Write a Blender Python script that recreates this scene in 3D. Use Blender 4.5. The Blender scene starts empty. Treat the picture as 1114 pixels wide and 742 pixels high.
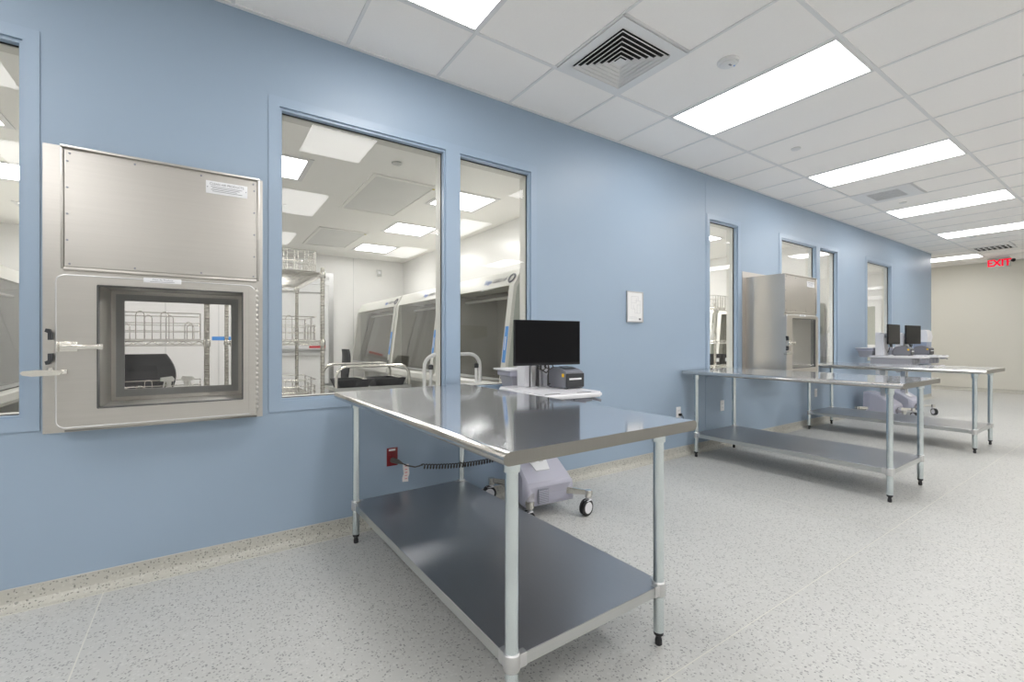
import bpy, bmesh, math, random
from mathutils import Vector, Matrix
random.seed(4)
S = bpy.context.scene
COL = S.collection
PI = math.pi

# ------------------------------------------------------------------ materials
def newmat(name):
    m = bpy.data.materials.new(name); m.use_nodes = True
    nt = m.node_tree
    b = nt.nodes['Principled BSDF']
    return m, nt, b
def lnk(nt, a, b): nt.links.new(a, b)
def plain(name, col, rough=.5, metal=0.0, bump=0.0, bscale=200, var=0.0, vscale=5, spec=None):
    m, nt, b = newmat(name)
    b.inputs['Base Color'].default_value = (*col, 1)
    b.inputs['Roughness'].default_value = rough
    b.inputs['Metallic'].default_value = metal
    if spec is not None: b.inputs['Specular IOR Level'].default_value = spec
    tc = nt.nodes.new('ShaderNodeTexCoord')
    if bump:
        n = nt.nodes.new('ShaderNodeTexNoise'); n.inputs['Scale'].default_value = bscale; n.inputs['Detail'].default_value = 2
        lnk(nt, tc.outputs['Object'], n.inputs['Vector'])
        bp = nt.nodes.new('ShaderNodeBump'); bp.inputs['Strength'].default_value = bump; bp.inputs['Distance'].default_value = .002
        lnk(nt, n.outputs['Fac'], bp.inputs['Height']); lnk(nt, bp.outputs['Normal'], b.inputs['Normal'])
    if var:
        n = nt.nodes.new('ShaderNodeTexNoise'); n.inputs['Scale'].default_value = vscale; n.inputs['Detail'].default_value = 3
        lnk(nt, tc.outputs['Object'], n.inputs['Vector'])
        mx = nt.nodes.new('ShaderNodeMix'); mx.data_type = 'RGBA'
        mx.inputs[6].default_value = (*[c*(1-var) for c in col], 1); mx.inputs[7].default_value = (*[min(1, c*(1+var)) for c in col], 1)
        lnk(nt, n.outputs['Fac'], mx.inputs[0]); lnk(nt, mx.outputs[2], b.inputs['Base Color'])
    return m
def steel(name, col, rough, stretch=(1, 60, 1), rv=.08, wav=0.0, cv=.05, haze=None):
    """brushed metal: noise stretched along the brushing changes roughness and tone"""
    m, nt, b = newmat(name)
    b.inputs['Metallic'].default_value = 1
    tc = nt.nodes.new('ShaderNodeTexCoord'); mp = nt.nodes.new('ShaderNodeMapping')
    mp.inputs['Scale'].default_value = stretch
    lnk(nt, tc.outputs['Object'], mp.inputs['Vector'])
    n = nt.nodes.new('ShaderNodeTexNoise'); n.inputs['Scale'].default_value = 3; n.inputs['Detail'].default_value = 4
    lnk(nt, mp.outputs['Vector'], n.inputs['Vector'])
    r = nt.nodes.new('ShaderNodeMapRange'); r.inputs['To Min'].default_value = max(.02, rough-rv); r.inputs['To Max'].default_value = rough+rv
    lnk(nt, n.outputs['Fac'], r.inputs['Value']); lnk(nt, r.outputs['Result'], b.inputs['Roughness'])
    mx = nt.nodes.new('ShaderNodeMix'); mx.data_type = 'RGBA'
    mx.inputs[6].default_value = (*[c*(1-cv) for c in col], 1); mx.inputs[7].default_value = (*[min(1, c*(1+cv)) for c in col], 1)
    lnk(nt, n.outputs['Fac'], mx.inputs[0]); lnk(nt, mx.outputs[2], b.inputs['Base Color'])
    if wav:
        n2 = nt.nodes.new('ShaderNodeTexNoise'); n2.inputs['Scale'].default_value = 2.2; n2.inputs['Detail'].default_value = 1
        lnk(nt, tc.outputs['Object'], n2.inputs['Vector'])
        bp = nt.nodes.new('ShaderNodeBump'); bp.inputs['Strength'].default_value = wav; bp.inputs['Distance'].default_value = .02
        lnk(nt, n2.outputs['Fac'], bp.inputs['Height']); lnk(nt, bp.outputs['Normal'], b.inputs['Normal'])
    if haze:
        h = nt.nodes.new('ShaderNodeBsdfPrincipled'); h.inputs['Metallic'].default_value = 1; h.inputs['Roughness'].default_value = haze[0]
        lnk(nt, mx.outputs[2], h.inputs['Base Color']); ms = nt.nodes.new('ShaderNodeMixShader'); ms.inputs[0].default_value = haze[1]
        lnk(nt, b.outputs[0], ms.inputs[1]); lnk(nt, h.outputs[0], ms.inputs[2]); lnk(nt, ms.outputs[0], nt.nodes['Material Output'].inputs['Surface'])
    return m
def emit(name, col, s):
    m = bpy.data.materials.new(name); m.use_nodes = True; nt = m.node_tree; nt.nodes.clear()
    o = nt.nodes.new('ShaderNodeOutputMaterial'); e = nt.nodes.new('ShaderNodeEmission')
    e.inputs['Color'].default_value = (*col, 1); e.inputs['Strength'].default_value = s
    lnk(nt, e.outputs[0], o.inputs[0]); return m
def glassmat(name, tint=(.985, .99, .985), f0=.019):
    """thin pane: transparent with Schlick reflection"""
    m = bpy.data.materials.new(name); m.use_nodes = True; nt = m.node_tree; nt.nodes.clear()
    o = nt.nodes.new('ShaderNodeOutputMaterial'); t = nt.nodes.new('ShaderNodeBsdfTransparent'); g = nt.nodes.new('ShaderNodeBsdfGlossy')
    t.inputs['Color'].default_value = (*tint, 1); g.inputs['Roughness'].default_value = 0.0
    g.inputs['Color'].default_value = (1, 1, 1, 1)
    lw = nt.nodes.new('ShaderNodeLayerWeight'); lw.inputs['Blend'].default_value = .5
    p = nt.nodes.new('ShaderNodeMath'); p.operation = 'POWER'; p.inputs[1].default_value = 5
    a = nt.nodes.new('ShaderNodeMath'); a.operation = 'MULTIPLY_ADD'; a.inputs[1].default_value = 1-f0; a.inputs[2].default_value = f0
    mx = nt.nodes.new('ShaderNodeMixShader')
    lnk(nt, lw.outputs['Facing'], p.inputs[0]); lnk(nt, p.outputs[0], a.inputs[0]); lnk(nt, a.outputs[0], mx.inputs[0])
    lnk(nt, t.outputs[0], mx.inputs[1]); lnk(nt, g.outputs[0], mx.inputs[2]); lnk(nt, mx.outputs[0], o.inputs[0])
    return m
def floormat(name, base, fleck, lightfleck, rough, scale=105.0):
    m, nt, b = newmat(name)
    tc = nt.nodes.new('ShaderNodeTexCoord')
    nz = nt.nodes.new('ShaderNodeTexNoise'); nz.inputs['Scale'].default_value = 45; nz.inputs['Detail'].default_value = 2
    lnk(nt, tc.outputs['Object'], nz.inputs['Vector'])
    add = nt.nodes.new('ShaderNodeMix'); add.data_type = 'RGBA'; add.blend_type = 'ADD'; add.inputs[0].default_value = .02
    lnk(nt, tc.outputs['Object'], add.inputs[6]); lnk(nt, nz.outputs['Color'], add.inputs[7])
    def layer(sc, thr, rad):
        v = nt.nodes.new('ShaderNodeTexVoronoi'); v.inputs['Scale'].default_value = sc; lnk(nt, add.outputs[2], v.inputs['Vector'])
        sep = nt.nodes.new('ShaderNodeSeparateColor'); lnk(nt, v.outputs['Color'], sep.inputs[0])
        c1 = nt.nodes.new('ShaderNodeMath'); c1.operation = 'GREATER_THAN'; c1.inputs[1].default_value = thr; lnk(nt, sep.outputs[0], c1.inputs[0])
        c2 = nt.nodes.new('ShaderNodeMath'); c2.operation = 'LESS_THAN'; c2.inputs[1].default_value = rad; lnk(nt, v.outputs['Distance'], c2.inputs[0])
        mm = nt.nodes.new('ShaderNodeMath'); mm.operation = 'MULTIPLY'; lnk(nt, c1.outputs[0], mm.inputs[0]); lnk(nt, c2.outputs[0], mm.inputs[1])
        return mm.outputs[0], sep.outputs[1]
    f1, tone = layer(scale, .58, .40)
    f2, _ = layer(scale*.75, .62, .42)
    big = nt.nodes.new('ShaderNodeTexNoise'); big.inputs['Scale'].default_value = 1.2; lnk(nt, tc.outputs['Object'], big.inputs['Vector'])
    m0 = nt.nodes.new('ShaderNodeMix'); m0.data_type = 'RGBA'
    m0.inputs[6].default_value = (*[c*.97 for c in base], 1); m0.inputs[7].default_value = (*[c*1.03 for c in base], 1); lnk(nt, big.outputs['Fac'], m0.inputs[0])
    m1 = nt.nodes.new('ShaderNodeMix'); m1.data_type = 'RGBA'; lnk(nt, f2, m1.inputs[0]); lnk(nt, m0.outputs[2], m1.inputs[6]); m1.inputs[7].default_value = (*lightfleck, 1)
    fk = nt.nodes.new('ShaderNodeMix'); fk.data_type = 'RGBA'; lnk(nt, tone, fk.inputs[0])
    fk.inputs[6].default_value = (*fleck, 1); fk.inputs[7].default_value = (*[(a*.45+c*.55) for a, c in zip(fleck, base)], 1)
    m2 = nt.nodes.new('ShaderNodeMix'); m2.data_type = 'RGBA'; lnk(nt, f1, m2.inputs[0]); lnk(nt, m1.outputs[2], m2.inputs[6]); lnk(nt, fk.outputs[2], m2.inputs[7])
    lnk(nt, m2.outputs[2], b.inputs['Base Color']); b.inputs['Roughness'].default_value = rough
    return m

M = {}
M['blue'] = plain('blue_paint', (.318, .41, .522), .42, bump=.12, bscale=350, var=.02, vscale=2)
M['blueframe'] = plain('blue_frame_paint', (.33, .426, .545), .32)
M['white_wall'] = plain('white_wall_panel', (.82, .815, .80), .25)
M['beige'] = plain('beige_paint', (.66, .645, .585), .6, bump=.1, bscale=300)
M['tile'] = plain('ceiling_tile', (.95, .925, .90), .8, bump=.2, bscale=260, var=.02, vscale=90)
M['grid'] = plain('ceiling_grid', (.78, .78, .78), .5)
M['hallwhite'] = plain('white_wall_paint', (.86, .86, .84), .5)
M['labceil'] = plain('white_lab_ceiling', (.93, .92, .89), .6, bump=.06, bscale=200)
M['floor'] = floormat('speckled_sheet_flooring', (.535, .535, .515), (.25, .255, .25), (.58, .58, .56), .42, 96)
M['cove'] = floormat('speckled_cove_flooring', (.50, .49, .44), (.20, .20, .18), (.55, .54, .49), .5, 96)
M['seam'] = plain('weld_seam', (.66, .65, .59), .4)
M['cap'] = plain('cove_cap_strip', (.55, .53, .49), .4)
M['light'] = emit('light_diffuser', (1, .985, .975), 10.3)
M['lablight'] = emit('lab_light_diffuser', (1, .98, .965), 13.6)
M['lablight2'] = emit('bright_lab_light_diffuser', (1, .98, .965), 19.0)
M['whitepaint'] = plain('white_enamel', (.78, .78, .78), .35)
M['offwhite'] = plain('offwhite_enamel', (.70, .69, .65), .35)
M['glass'] = glassmat('window_glass')
M['sash'] = glassmat('sash_glass', (.86, .86, .84), .03)
M['doorglass'] = glassmat('door_glass', (.998, .998, .998), .012)
M['gasket'] = plain('black_gasket', (.02, .02, .022), .5)
M['gasketgrey'] = plain('dark_grey_gasket', (.085, .088, .09), .35)
M['ptsteel'] = steel('brushed_stainless', (.56, .54, .508), .31, (1, 1, 40), .05, 0)
M['ptsteel2'] = steel('brushed_stainless_dull', (.60, .57, .53), .30, (40, 1, 1), .06, .04)
M['chamber'] = steel('chamber_stainless', (.60, .59, .56), .4, (30, 1, 1), .05)
M['top'] = steel('table_top_stainless', (.70, .72, .76), .09, (70, 1.2, 1), .03, 0, .04, (.45, .20))
M['enddarkened'] = steel('table_end_stainless_darkened', (.29, .28, .26), .30, (60, 1, 1), .05)  # same metal as the top, its dark reflection put into the colour
M['edge'] = steel('table_edge_stainless', (.62, .61, .59), .16, (1, 1, 60), .04)
M['shelf'] = steel('undershelf_steel', (.42, .425, .44), .33, (60, 1.2, 1), .03, 0, .04)
M['lip'] = steel('undershelf_lip_steel', (.56, .57, .56), .34, (1, 1, 50), .05)
M['galv'] = steel('galvanised_tube', (.66, .72, .73), .24, (1, 1, 3), .05, 0, .06)
M['collar'] = steel('cast_collar', (.66, .66, .66), .4, (3, 3, 3), .05)
M['chrome'] = steel('chrome_wire', (.66, .64, .60), .25, (2, 2, 2), .04)
M['postchrome'] = steel('chrome_post', (.55, .53, .48), .28, (1, 1, 60), .05, 0, .15)
M['satin'] = steel('satin_tube', (.78, .76, .71), .22, (2, 2, 2), .04)
M['black'] = plain('black_plastic', (.016, .016, .018), .5, spec=.25)
M['rubber'] = plain('black_rubber', (.02, .02, .022), .6)
M['screen'] = plain('black_screen', (.006, .006, .007), .3, spec=.12)
M['lav'] = plain('lavender_grey_plastic', (.47, .47, .56), .35)
M['lavdark'] = plain('grey_plastic', (.25, .26, .30), .4)
M['bin'] = plain('grey_bin_plastic', (.36, .36, .40), .4)
M['cartwhite'] = plain('white_cart_plastic', (.76, .76, .79), .3)
M['silver'] = steel('silver_column', (.70, .70, .71), .3, (1, 1, 1), .05)
M['printer'] = plain('grey_printer_plastic', (.20, .205, .235), .4)
M['printerdark'] = plain('dark_printer_plastic', (.035, .037, .042), .35)
M['yellow'] = plain('yellow_sticker', (.9, .55, .02), .5)
M['bluesticker'] = plain('blue_sticker', (.06, .28, .72), .5)
M['red'] = plain('red_plastic', (.20, .006, .012), .35)
M['redtext'] = emit('lit_red_letters', (1, .012, .05), 1.0)
M['signgrey'] = plain('sign_housing_grey', (.36, .38, .35), .45)
M['hoodinshade'] = plain('hood_interior_darkened', (.08, .075, .062), .45, var=.15, vscale=60)  # darkened copy of hoodin, the sash's dark reflection put into the colour
M['farframe'] = plain('grey_door_seal', (.36, .365, .36), .4)
M['redlabel'] = plain('red_label', (.62, .06, .07), .5)
M['label'] = plain('white_label', (.80, .81, .83), .5)
M['ink'] = plain('grey_ink', (.16, .16, .18), .6)
M['lightink'] = plain('pale_grey_ink', (.50, .51, .53), .6)
M['blueink'] = plain('blue_ink', (.08, .18, .50), .5)
M['paper'] = plain('white_paper', (.80, .80, .80), .6)
M['alu'] = steel('aluminium_frame', (.55, .55, .55), .35, (1, 1, 20), .05)
M['hood'] = plain('hood_white_enamel', (.66, .655, .61), .3)
M['hoodside'] = plain('hood_grey_enamel', (.46, .49, .44), .35)
M['hoodin'] = plain('hood_interior_grey', (.35, .335, .295), .4, var=.10, vscale=60)
M['fabric'] = plain('black_upholstery', (.022, .022, .026), .7, bump=.2, bscale=400)
M['filter'] = plain('filter_mesh', (.78, .78, .76), .5, bump=.3, bscale=500, var=.06, vscale=3)
M['ventshade'] = plain('vent_painted_shade', (.03, .03, .03), .8)  # near-black colour stands in for the shade inside the vents
M['bottle'] = plain('white_bottle_plastic', (.80, .80, .78), .35)
_m = M['bottle']; _nt = _m.node_tree; _tr = _nt.nodes.new('ShaderNodeBsdfTranslucent'); _tr.inputs['Color'].default_value = (.9, .9, .88, 1)
_mx = _nt.nodes.new('ShaderNodeMixShader'); _mx.inputs[0].default_value = .6
lnk(_nt, _nt.nodes['Principled BSDF'].outputs[0], _mx.inputs[1]); lnk(_nt, _tr.outputs[0], _mx.inputs[2]); lnk(_nt, _mx.outputs[0], _nt.nodes['Material Output'].inputs['Surface'])
M['towel'] = plain('translucent_blue_grey_plastic', (.28, .33, .45), .3)
M['clear'] = glassmat('clear_plastic', (.80, .83, .86), .05)
M['darkwire'] = plain('dark_cord', (.05, .045, .04), .5)
M['cordgrey'] = plain('grey_cord', (.10, .095, .085), .5)
M['outlet'] = plain('white_outlet', (.80, .80, .80), .35)
M['frosted'] = plain('grey_green_door_glass', (.36, .38, .33), .25)
M['yellowdot'] = plain('yellow_dot', (.62, .52, .12), .5)
M['tag'] = plain('paper_tag', (.78, .74, .73), .6)

# ------------------------------------------------------------------ mesh builder
class MB:
    def __init__(s): s.bm = bmesh.new()
    def _apply(s, vs, mat):
        if mat is not None: bmesh.ops.transform(s.bm, matrix=mat, verts=vs)
    def box(s, a, b, bev=0.0, seg=2, mat=None):
        lo = [min(p, q) for p, q in zip(a, b)]; hi = [max(p, q) for p, q in zip(a, b)]
        vs = [s.bm.verts.new((x, y, z)) for x in (lo[0], hi[0]) for y in (lo[1], hi[1]) for z in (lo[2], hi[2])]
        F = [(0, 1, 3, 2), (4, 6, 7, 5), (0, 4, 5, 1), (2, 3, 7, 6), (0, 2, 6, 4), (1, 5, 7, 3)]
        fs = [s.bm.faces.new([vs[i] for i in f]) for f in F]
        if bev > 0:
            es = list({e for f in fs for e in f.edges})
            r = bmesh.ops.bevel(s.bm, geom=es, offset=bev, segments=seg, profile=.5, affect='EDGES')
            vs = list({v for f in r['faces'] for v in f.verts} | {v for v in vs if v.is_valid})
        s._apply(vs, mat); return s
    def prism(s, poly, axis, c0, c1, mat=None):
        """polygon in the two axes other than `axis` (cyclic order), extruded along it"""
        def P(u, v, c):
            return {'x': (c, u, v), 'y': (u, c, v), 'z': (u, v, c)}[axis]
        A = [s.bm.verts.new(P(u, v, c0)) for u, v in poly]; B = [s.bm.verts.new(P(u, v, c1)) for u, v in poly]
        n = len(poly); fs = [s.bm.faces.new(A), s.bm.faces.new(list(reversed(B)))]
        for i in range(n): fs.append(s.bm.faces.new((A[i], B[i], B[(i+1) % n], A[(i+1) % n])))
        bmesh.ops.recalc_face_normals(s.bm, faces=fs)
        s._apply(A+B, mat); return s
    def loft(s, rings, cap=True, mat=None):
        R = [[s.bm.verts.new(p) for p in r] for r in rings]; fs = []
        n = len(R[0])
        for a, b in zip(R, R[1:]):
            for i in range(n): fs.append(s.bm.faces.new((a[i], a[(i+1) % n], b[(i+1) % n], b[i])))
        if cap: fs += [s.bm.faces.new(list(reversed(R[0]))), s.bm.faces.new(R[-1])]
        bmesh.ops.recalc_face_normals(s.bm, faces=fs)
        s._apply([v for r in R for v in r], mat); return s
    def cyl(s, p0, p1, r0, r1=None, n=16, mat=None):
        p0, p1 = Vector(p0), Vector(p1); r1 = r0 if r1 is None else r1
        return s.tube([p0, p1], None, n, radii=[r0, r1], mat=mat)
    def tube(s, pts, r, n=8, radii=None, closed=False, mat=None):
        pts = [Vector(p) for p in pts]; k = len(pts)
        rings = []; prev = None
        for i, p in enumerate(pts):
            if closed: t = (pts[(i+1) % k]-pts[i-1])
            else: t = pts[min(i+1, k-1)]-pts[max(i-1, 0)]
            t.normalize()
            if prev is None:
                a = Vector((0, 0, 1)) if abs(t.z) < .9 else Vector((1, 0, 0))
                u = t.cross(a).normalized()
            else:
                u = prev - t*prev.dot(t)
                u = u.normalized() if u.length > 1e-6 else t.orthogonal().normalized()
            prev = u; w = t.cross(u)
            rr = radii[i] if radii else r
            rings.append([p+(u*math.cos(2*PI*j/n)+w*math.sin(2*PI*j/n))*rr for j in range(n)])
        if closed: return s.loft(rings+[rings[0]], False, mat)
        return s.loft(rings, True, mat)
    def lathe(s, prof, n=24, origin=(0, 0, 0), mat=None):
        """profile of (r, z) from bottom to top round the z axis at origin"""
        o = Vector(origin)
        return s.loft([[o+Vector((max(r, 1e-4)*math.cos(2*PI*j/n), max(r, 1e-4)*math.sin(2*PI*j/n), z)) for j in range(n)] for r, z in prof], True, mat)
    def mesh(s, me, mat):
        k = len(s.bm.verts); s.bm.from_mesh(me); s.bm.verts.ensure_lookup_table()
        bmesh.ops.transform(s.bm, matrix=mat, verts=s.bm.verts[k:]); return s

def obj(name, mb, mat, parent=None, ang=35):
    me = bpy.data.meshes.new(name); mb.bm.to_mesh(me); mb.bm.free()
    me.polygons.foreach_set('use_smooth', [True]*len(me.polygons))
    me.set_sharp_from_angle(angle=math.radians(ang))
    for p in me.polygons:
        if p.area > .012: p.use_smooth = False
    me.materials.append(M[mat] if isinstance(mat, str) else mat)
    o = bpy.data.objects.new(name, me); COL.objects.link(o)
    if parent is not None: o.parent = parent
    return o
def tag(o, label, cat, group=None):
    o['label'] = label; o['category'] = cat
    if group: o['group'] = group
    return o
def thing(name, label, cat, loc=(0, 0, 0), rot=0, group=None):
    o = bpy.data.objects.new(name, None); COL.objects.link(o); o.empty_display_size = .1
    o.location = loc; o.rotation_euler = (0, 0, rot)
    return tag(o, label, cat, group)
def struct(name, mb, mat, parent=None):
    o = obj(name, mb, mat, parent)
    if parent is None: o['kind'] = 'structure'
    return o
def sroot(name, loc=(0, 0, 0), rot=0):
    o = bpy.data.objects.new(name, None); COL.objects.link(o); o['kind'] = 'structure'; o.location = loc; o.rotation_euler = (0, 0, rot)
    return o
def dup(root, loc, rot=None, label=None, group=None):
    r = root.copy(); COL.objects.link(r); r.location = loc
    if rot is not None: r.rotation_euler = (0, 0, rot)
    if label: r['label'] = label
    if group: r['group'] = group
    for ch in list(root.children):
        c = ch.copy(); COL.objects.link(c); c.parent = r
        for g in list(ch.children):
            d = g.copy(); COL.objects.link(d); d.parent = c
    return r
def rrect(x0, x1, y0, y1, r, n=5):
    P = []
    for cx, cy, a in ((x1-r, y1-r, 0), (x0+r, y1-r, PI/2), (x0+r, y0+r, PI), (x1-r, y0+r, 1.5*PI)):
        for i in range(n+1): P.append((cx+r*math.cos(a+PI/2*i/n), cy+r*math.sin(a+PI/2*i/n)))
    return P
def arc(c, r, a0, a1, n, plane='xz'):
    P = []
    for i in range(n+1):
        a = a0+(a1-a0)*i/n; u, v = r*math.cos(a), r*math.sin(a)
        P.append(Vector((c[0]+u, c[1], c[2]+v)) if plane == 'xz' else Vector((c[0]+u, c[1]+v, c[2])) if plane == 'xy' else Vector((c[0], c[1]+u, c[2]+v)))
    return P
def text(mb, s, size, mat, ext=.0005, sx=1.0, align='LEFT', bold=0.0):
    """adds lettering to a mesh builder; it lies in the local xy plane"""
    cu = bpy.data.curves.new('lettering', 'FONT'); cu.body = s; cu.size = size; cu.extrude = ext; cu.align_x = align; cu.resolution_u = 3; cu.offset = bold
    o = bpy.data.objects.new('lettering', cu); COL.objects.link(o)
    bpy.context.view_layer.update()
    dg = bpy.context.evaluated_depsgraph_get()
    me = bpy.data.meshes.new_from_object(o.evaluated_get(dg))
    bpy.data.objects.remove(o)
    mb.mesh(me, mat @ Matrix.Diagonal((sx, 1, 1, 1))); bpy.data.meshes.remove(me)
    return mb
FACE_S = Matrix.Rotation(PI/2, 4, 'X')             # lettering that faces -y
def at(x, y, z): return Matrix.Translation((x, y, z))
FACE_W = Matrix.Rotation(-PI/2, 4, 'Z') @ FACE_S    # lettering that faces -x

# ------------------------------------------------------------------ setting
ZC = 3.047; X0 = .743; PX = .6096
XE_BLUE, X_FAR, X_W, Y_S = 12.75, 15.25, -7.2, -8.4
LZ1 = 2.743
IN0, IN1 = .85, 2.562
openings = [(-1.735, -.675, IN0, IN1), (.365, 1.426, IN0, IN1), (1.534, 2.182, IN0, IN1), (4.662, 5.238, IN0, IN1),
            (6.29, 7.305, IN0, IN1), (7.425, 8.03, IN0, IN1), (9.215, 10.35, IN0, IN1), (-.46, .225, .84, 1.50), (5.48, 6.10, .86, 1.50)]
def pierced(mb, x0, x1, z0, z1, y0, y1, ops):
    xs = sorted({x0, x1, *[o[0] for o in ops], *[o[1] for o in ops]})
    xs = [x for x in xs if x0 <= x <= x1]
    for a, b in zip(xs, xs[1:]):
        mid = (a+b)/2; zz = z0
        for o in sorted([o for o in ops if o[0] < mid < o[1]], key=lambda o: o[2]):
            mb.box((a, y0, zz), (b, y1, o[2])); zz = o[3]
        mb.box((a, y0, zz), (b, y1, z1))
wb = MB(); pierced(wb, X_W, XE_BLUE, 0, ZC+.05, 0, .06, openings); struct('wall_north', wb, 'blue')
wb = MB(); pierced(wb, X_W, XE_BLUE, 0, ZC+.05, .0605, .125, openings); struct('wall_lab_south', wb, 'white_wall')
# vertical joints in the blue wall panels
struct('trim_1', MB().box((4.583, -.0035, .09), (4.592, .0, ZC)), 'blueframe')
# floor, ceiling and outer walls
struct('floor', MB().box((X_W, Y_S, -.05), (X_FAR+.1, 6.2, 0)), 'floor')
struct('ceiling', MB().box((X_W, Y_S, ZC+.006), (X_FAR+.1, 0, ZC+.06)).box((XE_BLUE, 0, ZC+.006), (X_FAR+.1, 3.6, ZC+.06)), 'tile')
struct('wall_east', MB().box((X_FAR, Y_S, 0), (X_FAR+.1, 3.6, ZC+.05)), 'beige')
struct('wall_south', MB().box((X_W, Y_S-.1, 0), (X_FAR+.1, Y_S, ZC+.05)), 'hallwhite')
struct('wall_west', MB().box((X_W-.1, Y_S, 0), (X_W, 0, ZC+.05)), 'hallwhite')
struct('wall_corridor', MB().box((XE_BLUE-.06, .125, 0), (XE_BLUE, 3.6, ZC+.05)).box((XE_BLUE, 3.6, 0), (X_FAR, 3.7, ZC+.05)), 'beige')
# cove base: quarter round flashing up the wall
def cove_y(mb, x0, x1, y, s=-1):
    P = [(y, 0), (y, .088), (y+s*.004, .088), (y+s*.006, .05)] + [(y+s*(.006+.044*(1-math.cos(a))), .044*(1-math.sin(a))+.003) for a in (PI/8, PI/4, 3*PI/8)] + [(y+s*.054, .0015), (y+s*.054, 0)]
    mb.prism(P, 'x', x0, x1)
def cove_x(mb, y0, y1, x, s=-1):
    P = [(x, 0), (x, .088), (x+s*.004, .088), (x+s*.006, .05)] + [(x+s*(.006+.044*(1-math.cos(a))), .044*(1-math.sin(a))+.003) for a in (PI/8, PI/4, 3*PI/8)] + [(x+s*.054, .0015), (x+s*.054, 0)]
    mb.prism(P, 'y', y0, y1)
c = MB(); cove_y(c, X_W, XE_BLUE, 0); struct('baseboard_north', c, 'cove')
struct('trim_2', MB().box((X_W, -.006, .088), (XE_BLUE, 0, .0925)), 'cap')
c = MB(); cove_x(c, Y_S, 3.6, X_FAR); struct('baseboard_east', c, 'cove')
c = MB(); c.box((X_W, -.0575, 0), (XE_BLUE, -.0535, .0012))
for x in (-.395, 3.6, 7.6): c.box((x-.0022, Y_S, 0), (x+.0022, -.05, .0006))
for y in (-1.915,): c.box((X_W, y-.002, 0), (X_FAR, y+.002, .0006))
struct('trim_3', c, 'seam')
# ceiling grid
rows = [-.567, -1.784, -3.003, -4.222, -5.441, -6.66, -7.879]
g = MB()
for y in rows: g.box((X_W, y-.012, ZC), (X_FAR, y+.012, ZC+.0065))
k0 = int((X_W-X0)/PX)
for k in range(k0, 25):
    x = X0+PX*k
    if X_W < x < X_FAR: g.box((x-.0095, Y_S, ZC+.0006), (x+.0095, 3.6 if x > XE_BLUE else 0, ZC+.0065))
for k in (2, 10, 19): g.box((X0+PX*k, -1.177-.0095, ZC+.0006), (X0+PX*(k+1), -1.177+.0095, ZC+.0065))
g.box((X_W, -.022, ZC-.001), (XE_BLUE, 0, ZC+.0065))
g.box((X_FAR-.022, Y_S, ZC-.001), (X_FAR, 3.6, ZC+.0065))
g.box((XE_BLUE, .652-.012, ZC), (X_FAR, .652+.012, ZC+.0065))
struct('trim_4', g, 'grid')

# windows -----------------------------------------------------------
def window(name, x0, x1, panes, z0=.79, z1=2.617):
    r = sroot(name)
    f = MB()
    pierced(f, x0, x1, z0, z1, -.006, -.0005, [(a, b, IN0, IN1) for a, b in panes])
    for a, b in panes:       # stepped stop inside the opening
        pierced(f, a, b, IN0, IN1, .006, .040, [(a+.013, b-.013, IN0+.013, IN1-.016)])
    struct('window_frame', f, 'blueframe', r)
    for a, b in panes:
        q = MB(); pierced(q, a+.011, b-.011, IN0+.011, IN1-.014, .041, .045, [(a+.018, b-.018, IN0+.017, IN1-.022)])
        struct('gasket', q, 'gasket', r)
        struct('glass', MB().box((a+.012, .0465, IN0+.012), (b-.012, .0525, IN1-.012)), 'glass', r)
        q = MB(); pierced(q, a+.001, b-.001, IN0+.001, IN1-.001, .0535, .128, [(a+.018, b-.018, IN0+.017, IN1-.022)])
        struct('window_reveal', q, 'offwhite', r)
window('window_1', -1.79, -.62, [(-1.735, -.675)])
window('window_2', .308, 2.236, [(.365, 1.426), (1.534, 2.182)])
window('window_3', 4.607, 5.295, [(4.662, 5.238)])
window('window_4', 6.235, 8.09, [(6.29, 7.305), (7.425, 8.03)])
window('window_5', 9.158, 10.41, [(9.215, 10.35)])

# labs behind the glass ----------------------------------------------
YB = 5.68
struct('wall_lab_north', MB().box((-2.4, YB, 0), (12.69, YB+.1, ZC+.05)), 'white_wall')
struct('wall_lab_west', MB().box((-2.4, .125, 0), (-2.3, YB, ZC+.05)), 'white_wall')
struct('wall_lab_middle', MB().box((3.26, .125, 0), (3.38, YB, ZC+.05)), 'white_wall')
struct('wall_lab_east', MB().box((9.0, .125, 0), (9.1, YB, ZC+.05)), 'white_wall')
struct('wall_lab_end', MB().box((12.5, .125, 0), (12.69, YB, ZC+.05)), 'white_wall')
struct('ceiling_lab', MB().box((-2.3, .125, LZ1), (3.26, YB, LZ1+.05)), 'labceil')
struct('ceiling_lab_east', MB().box((3.38, .125, 2.95), (9.0, YB, 3.0)).box((9.1, .125, 2.75), (12.5, YB, 2.8)), 'labceil')

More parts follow.
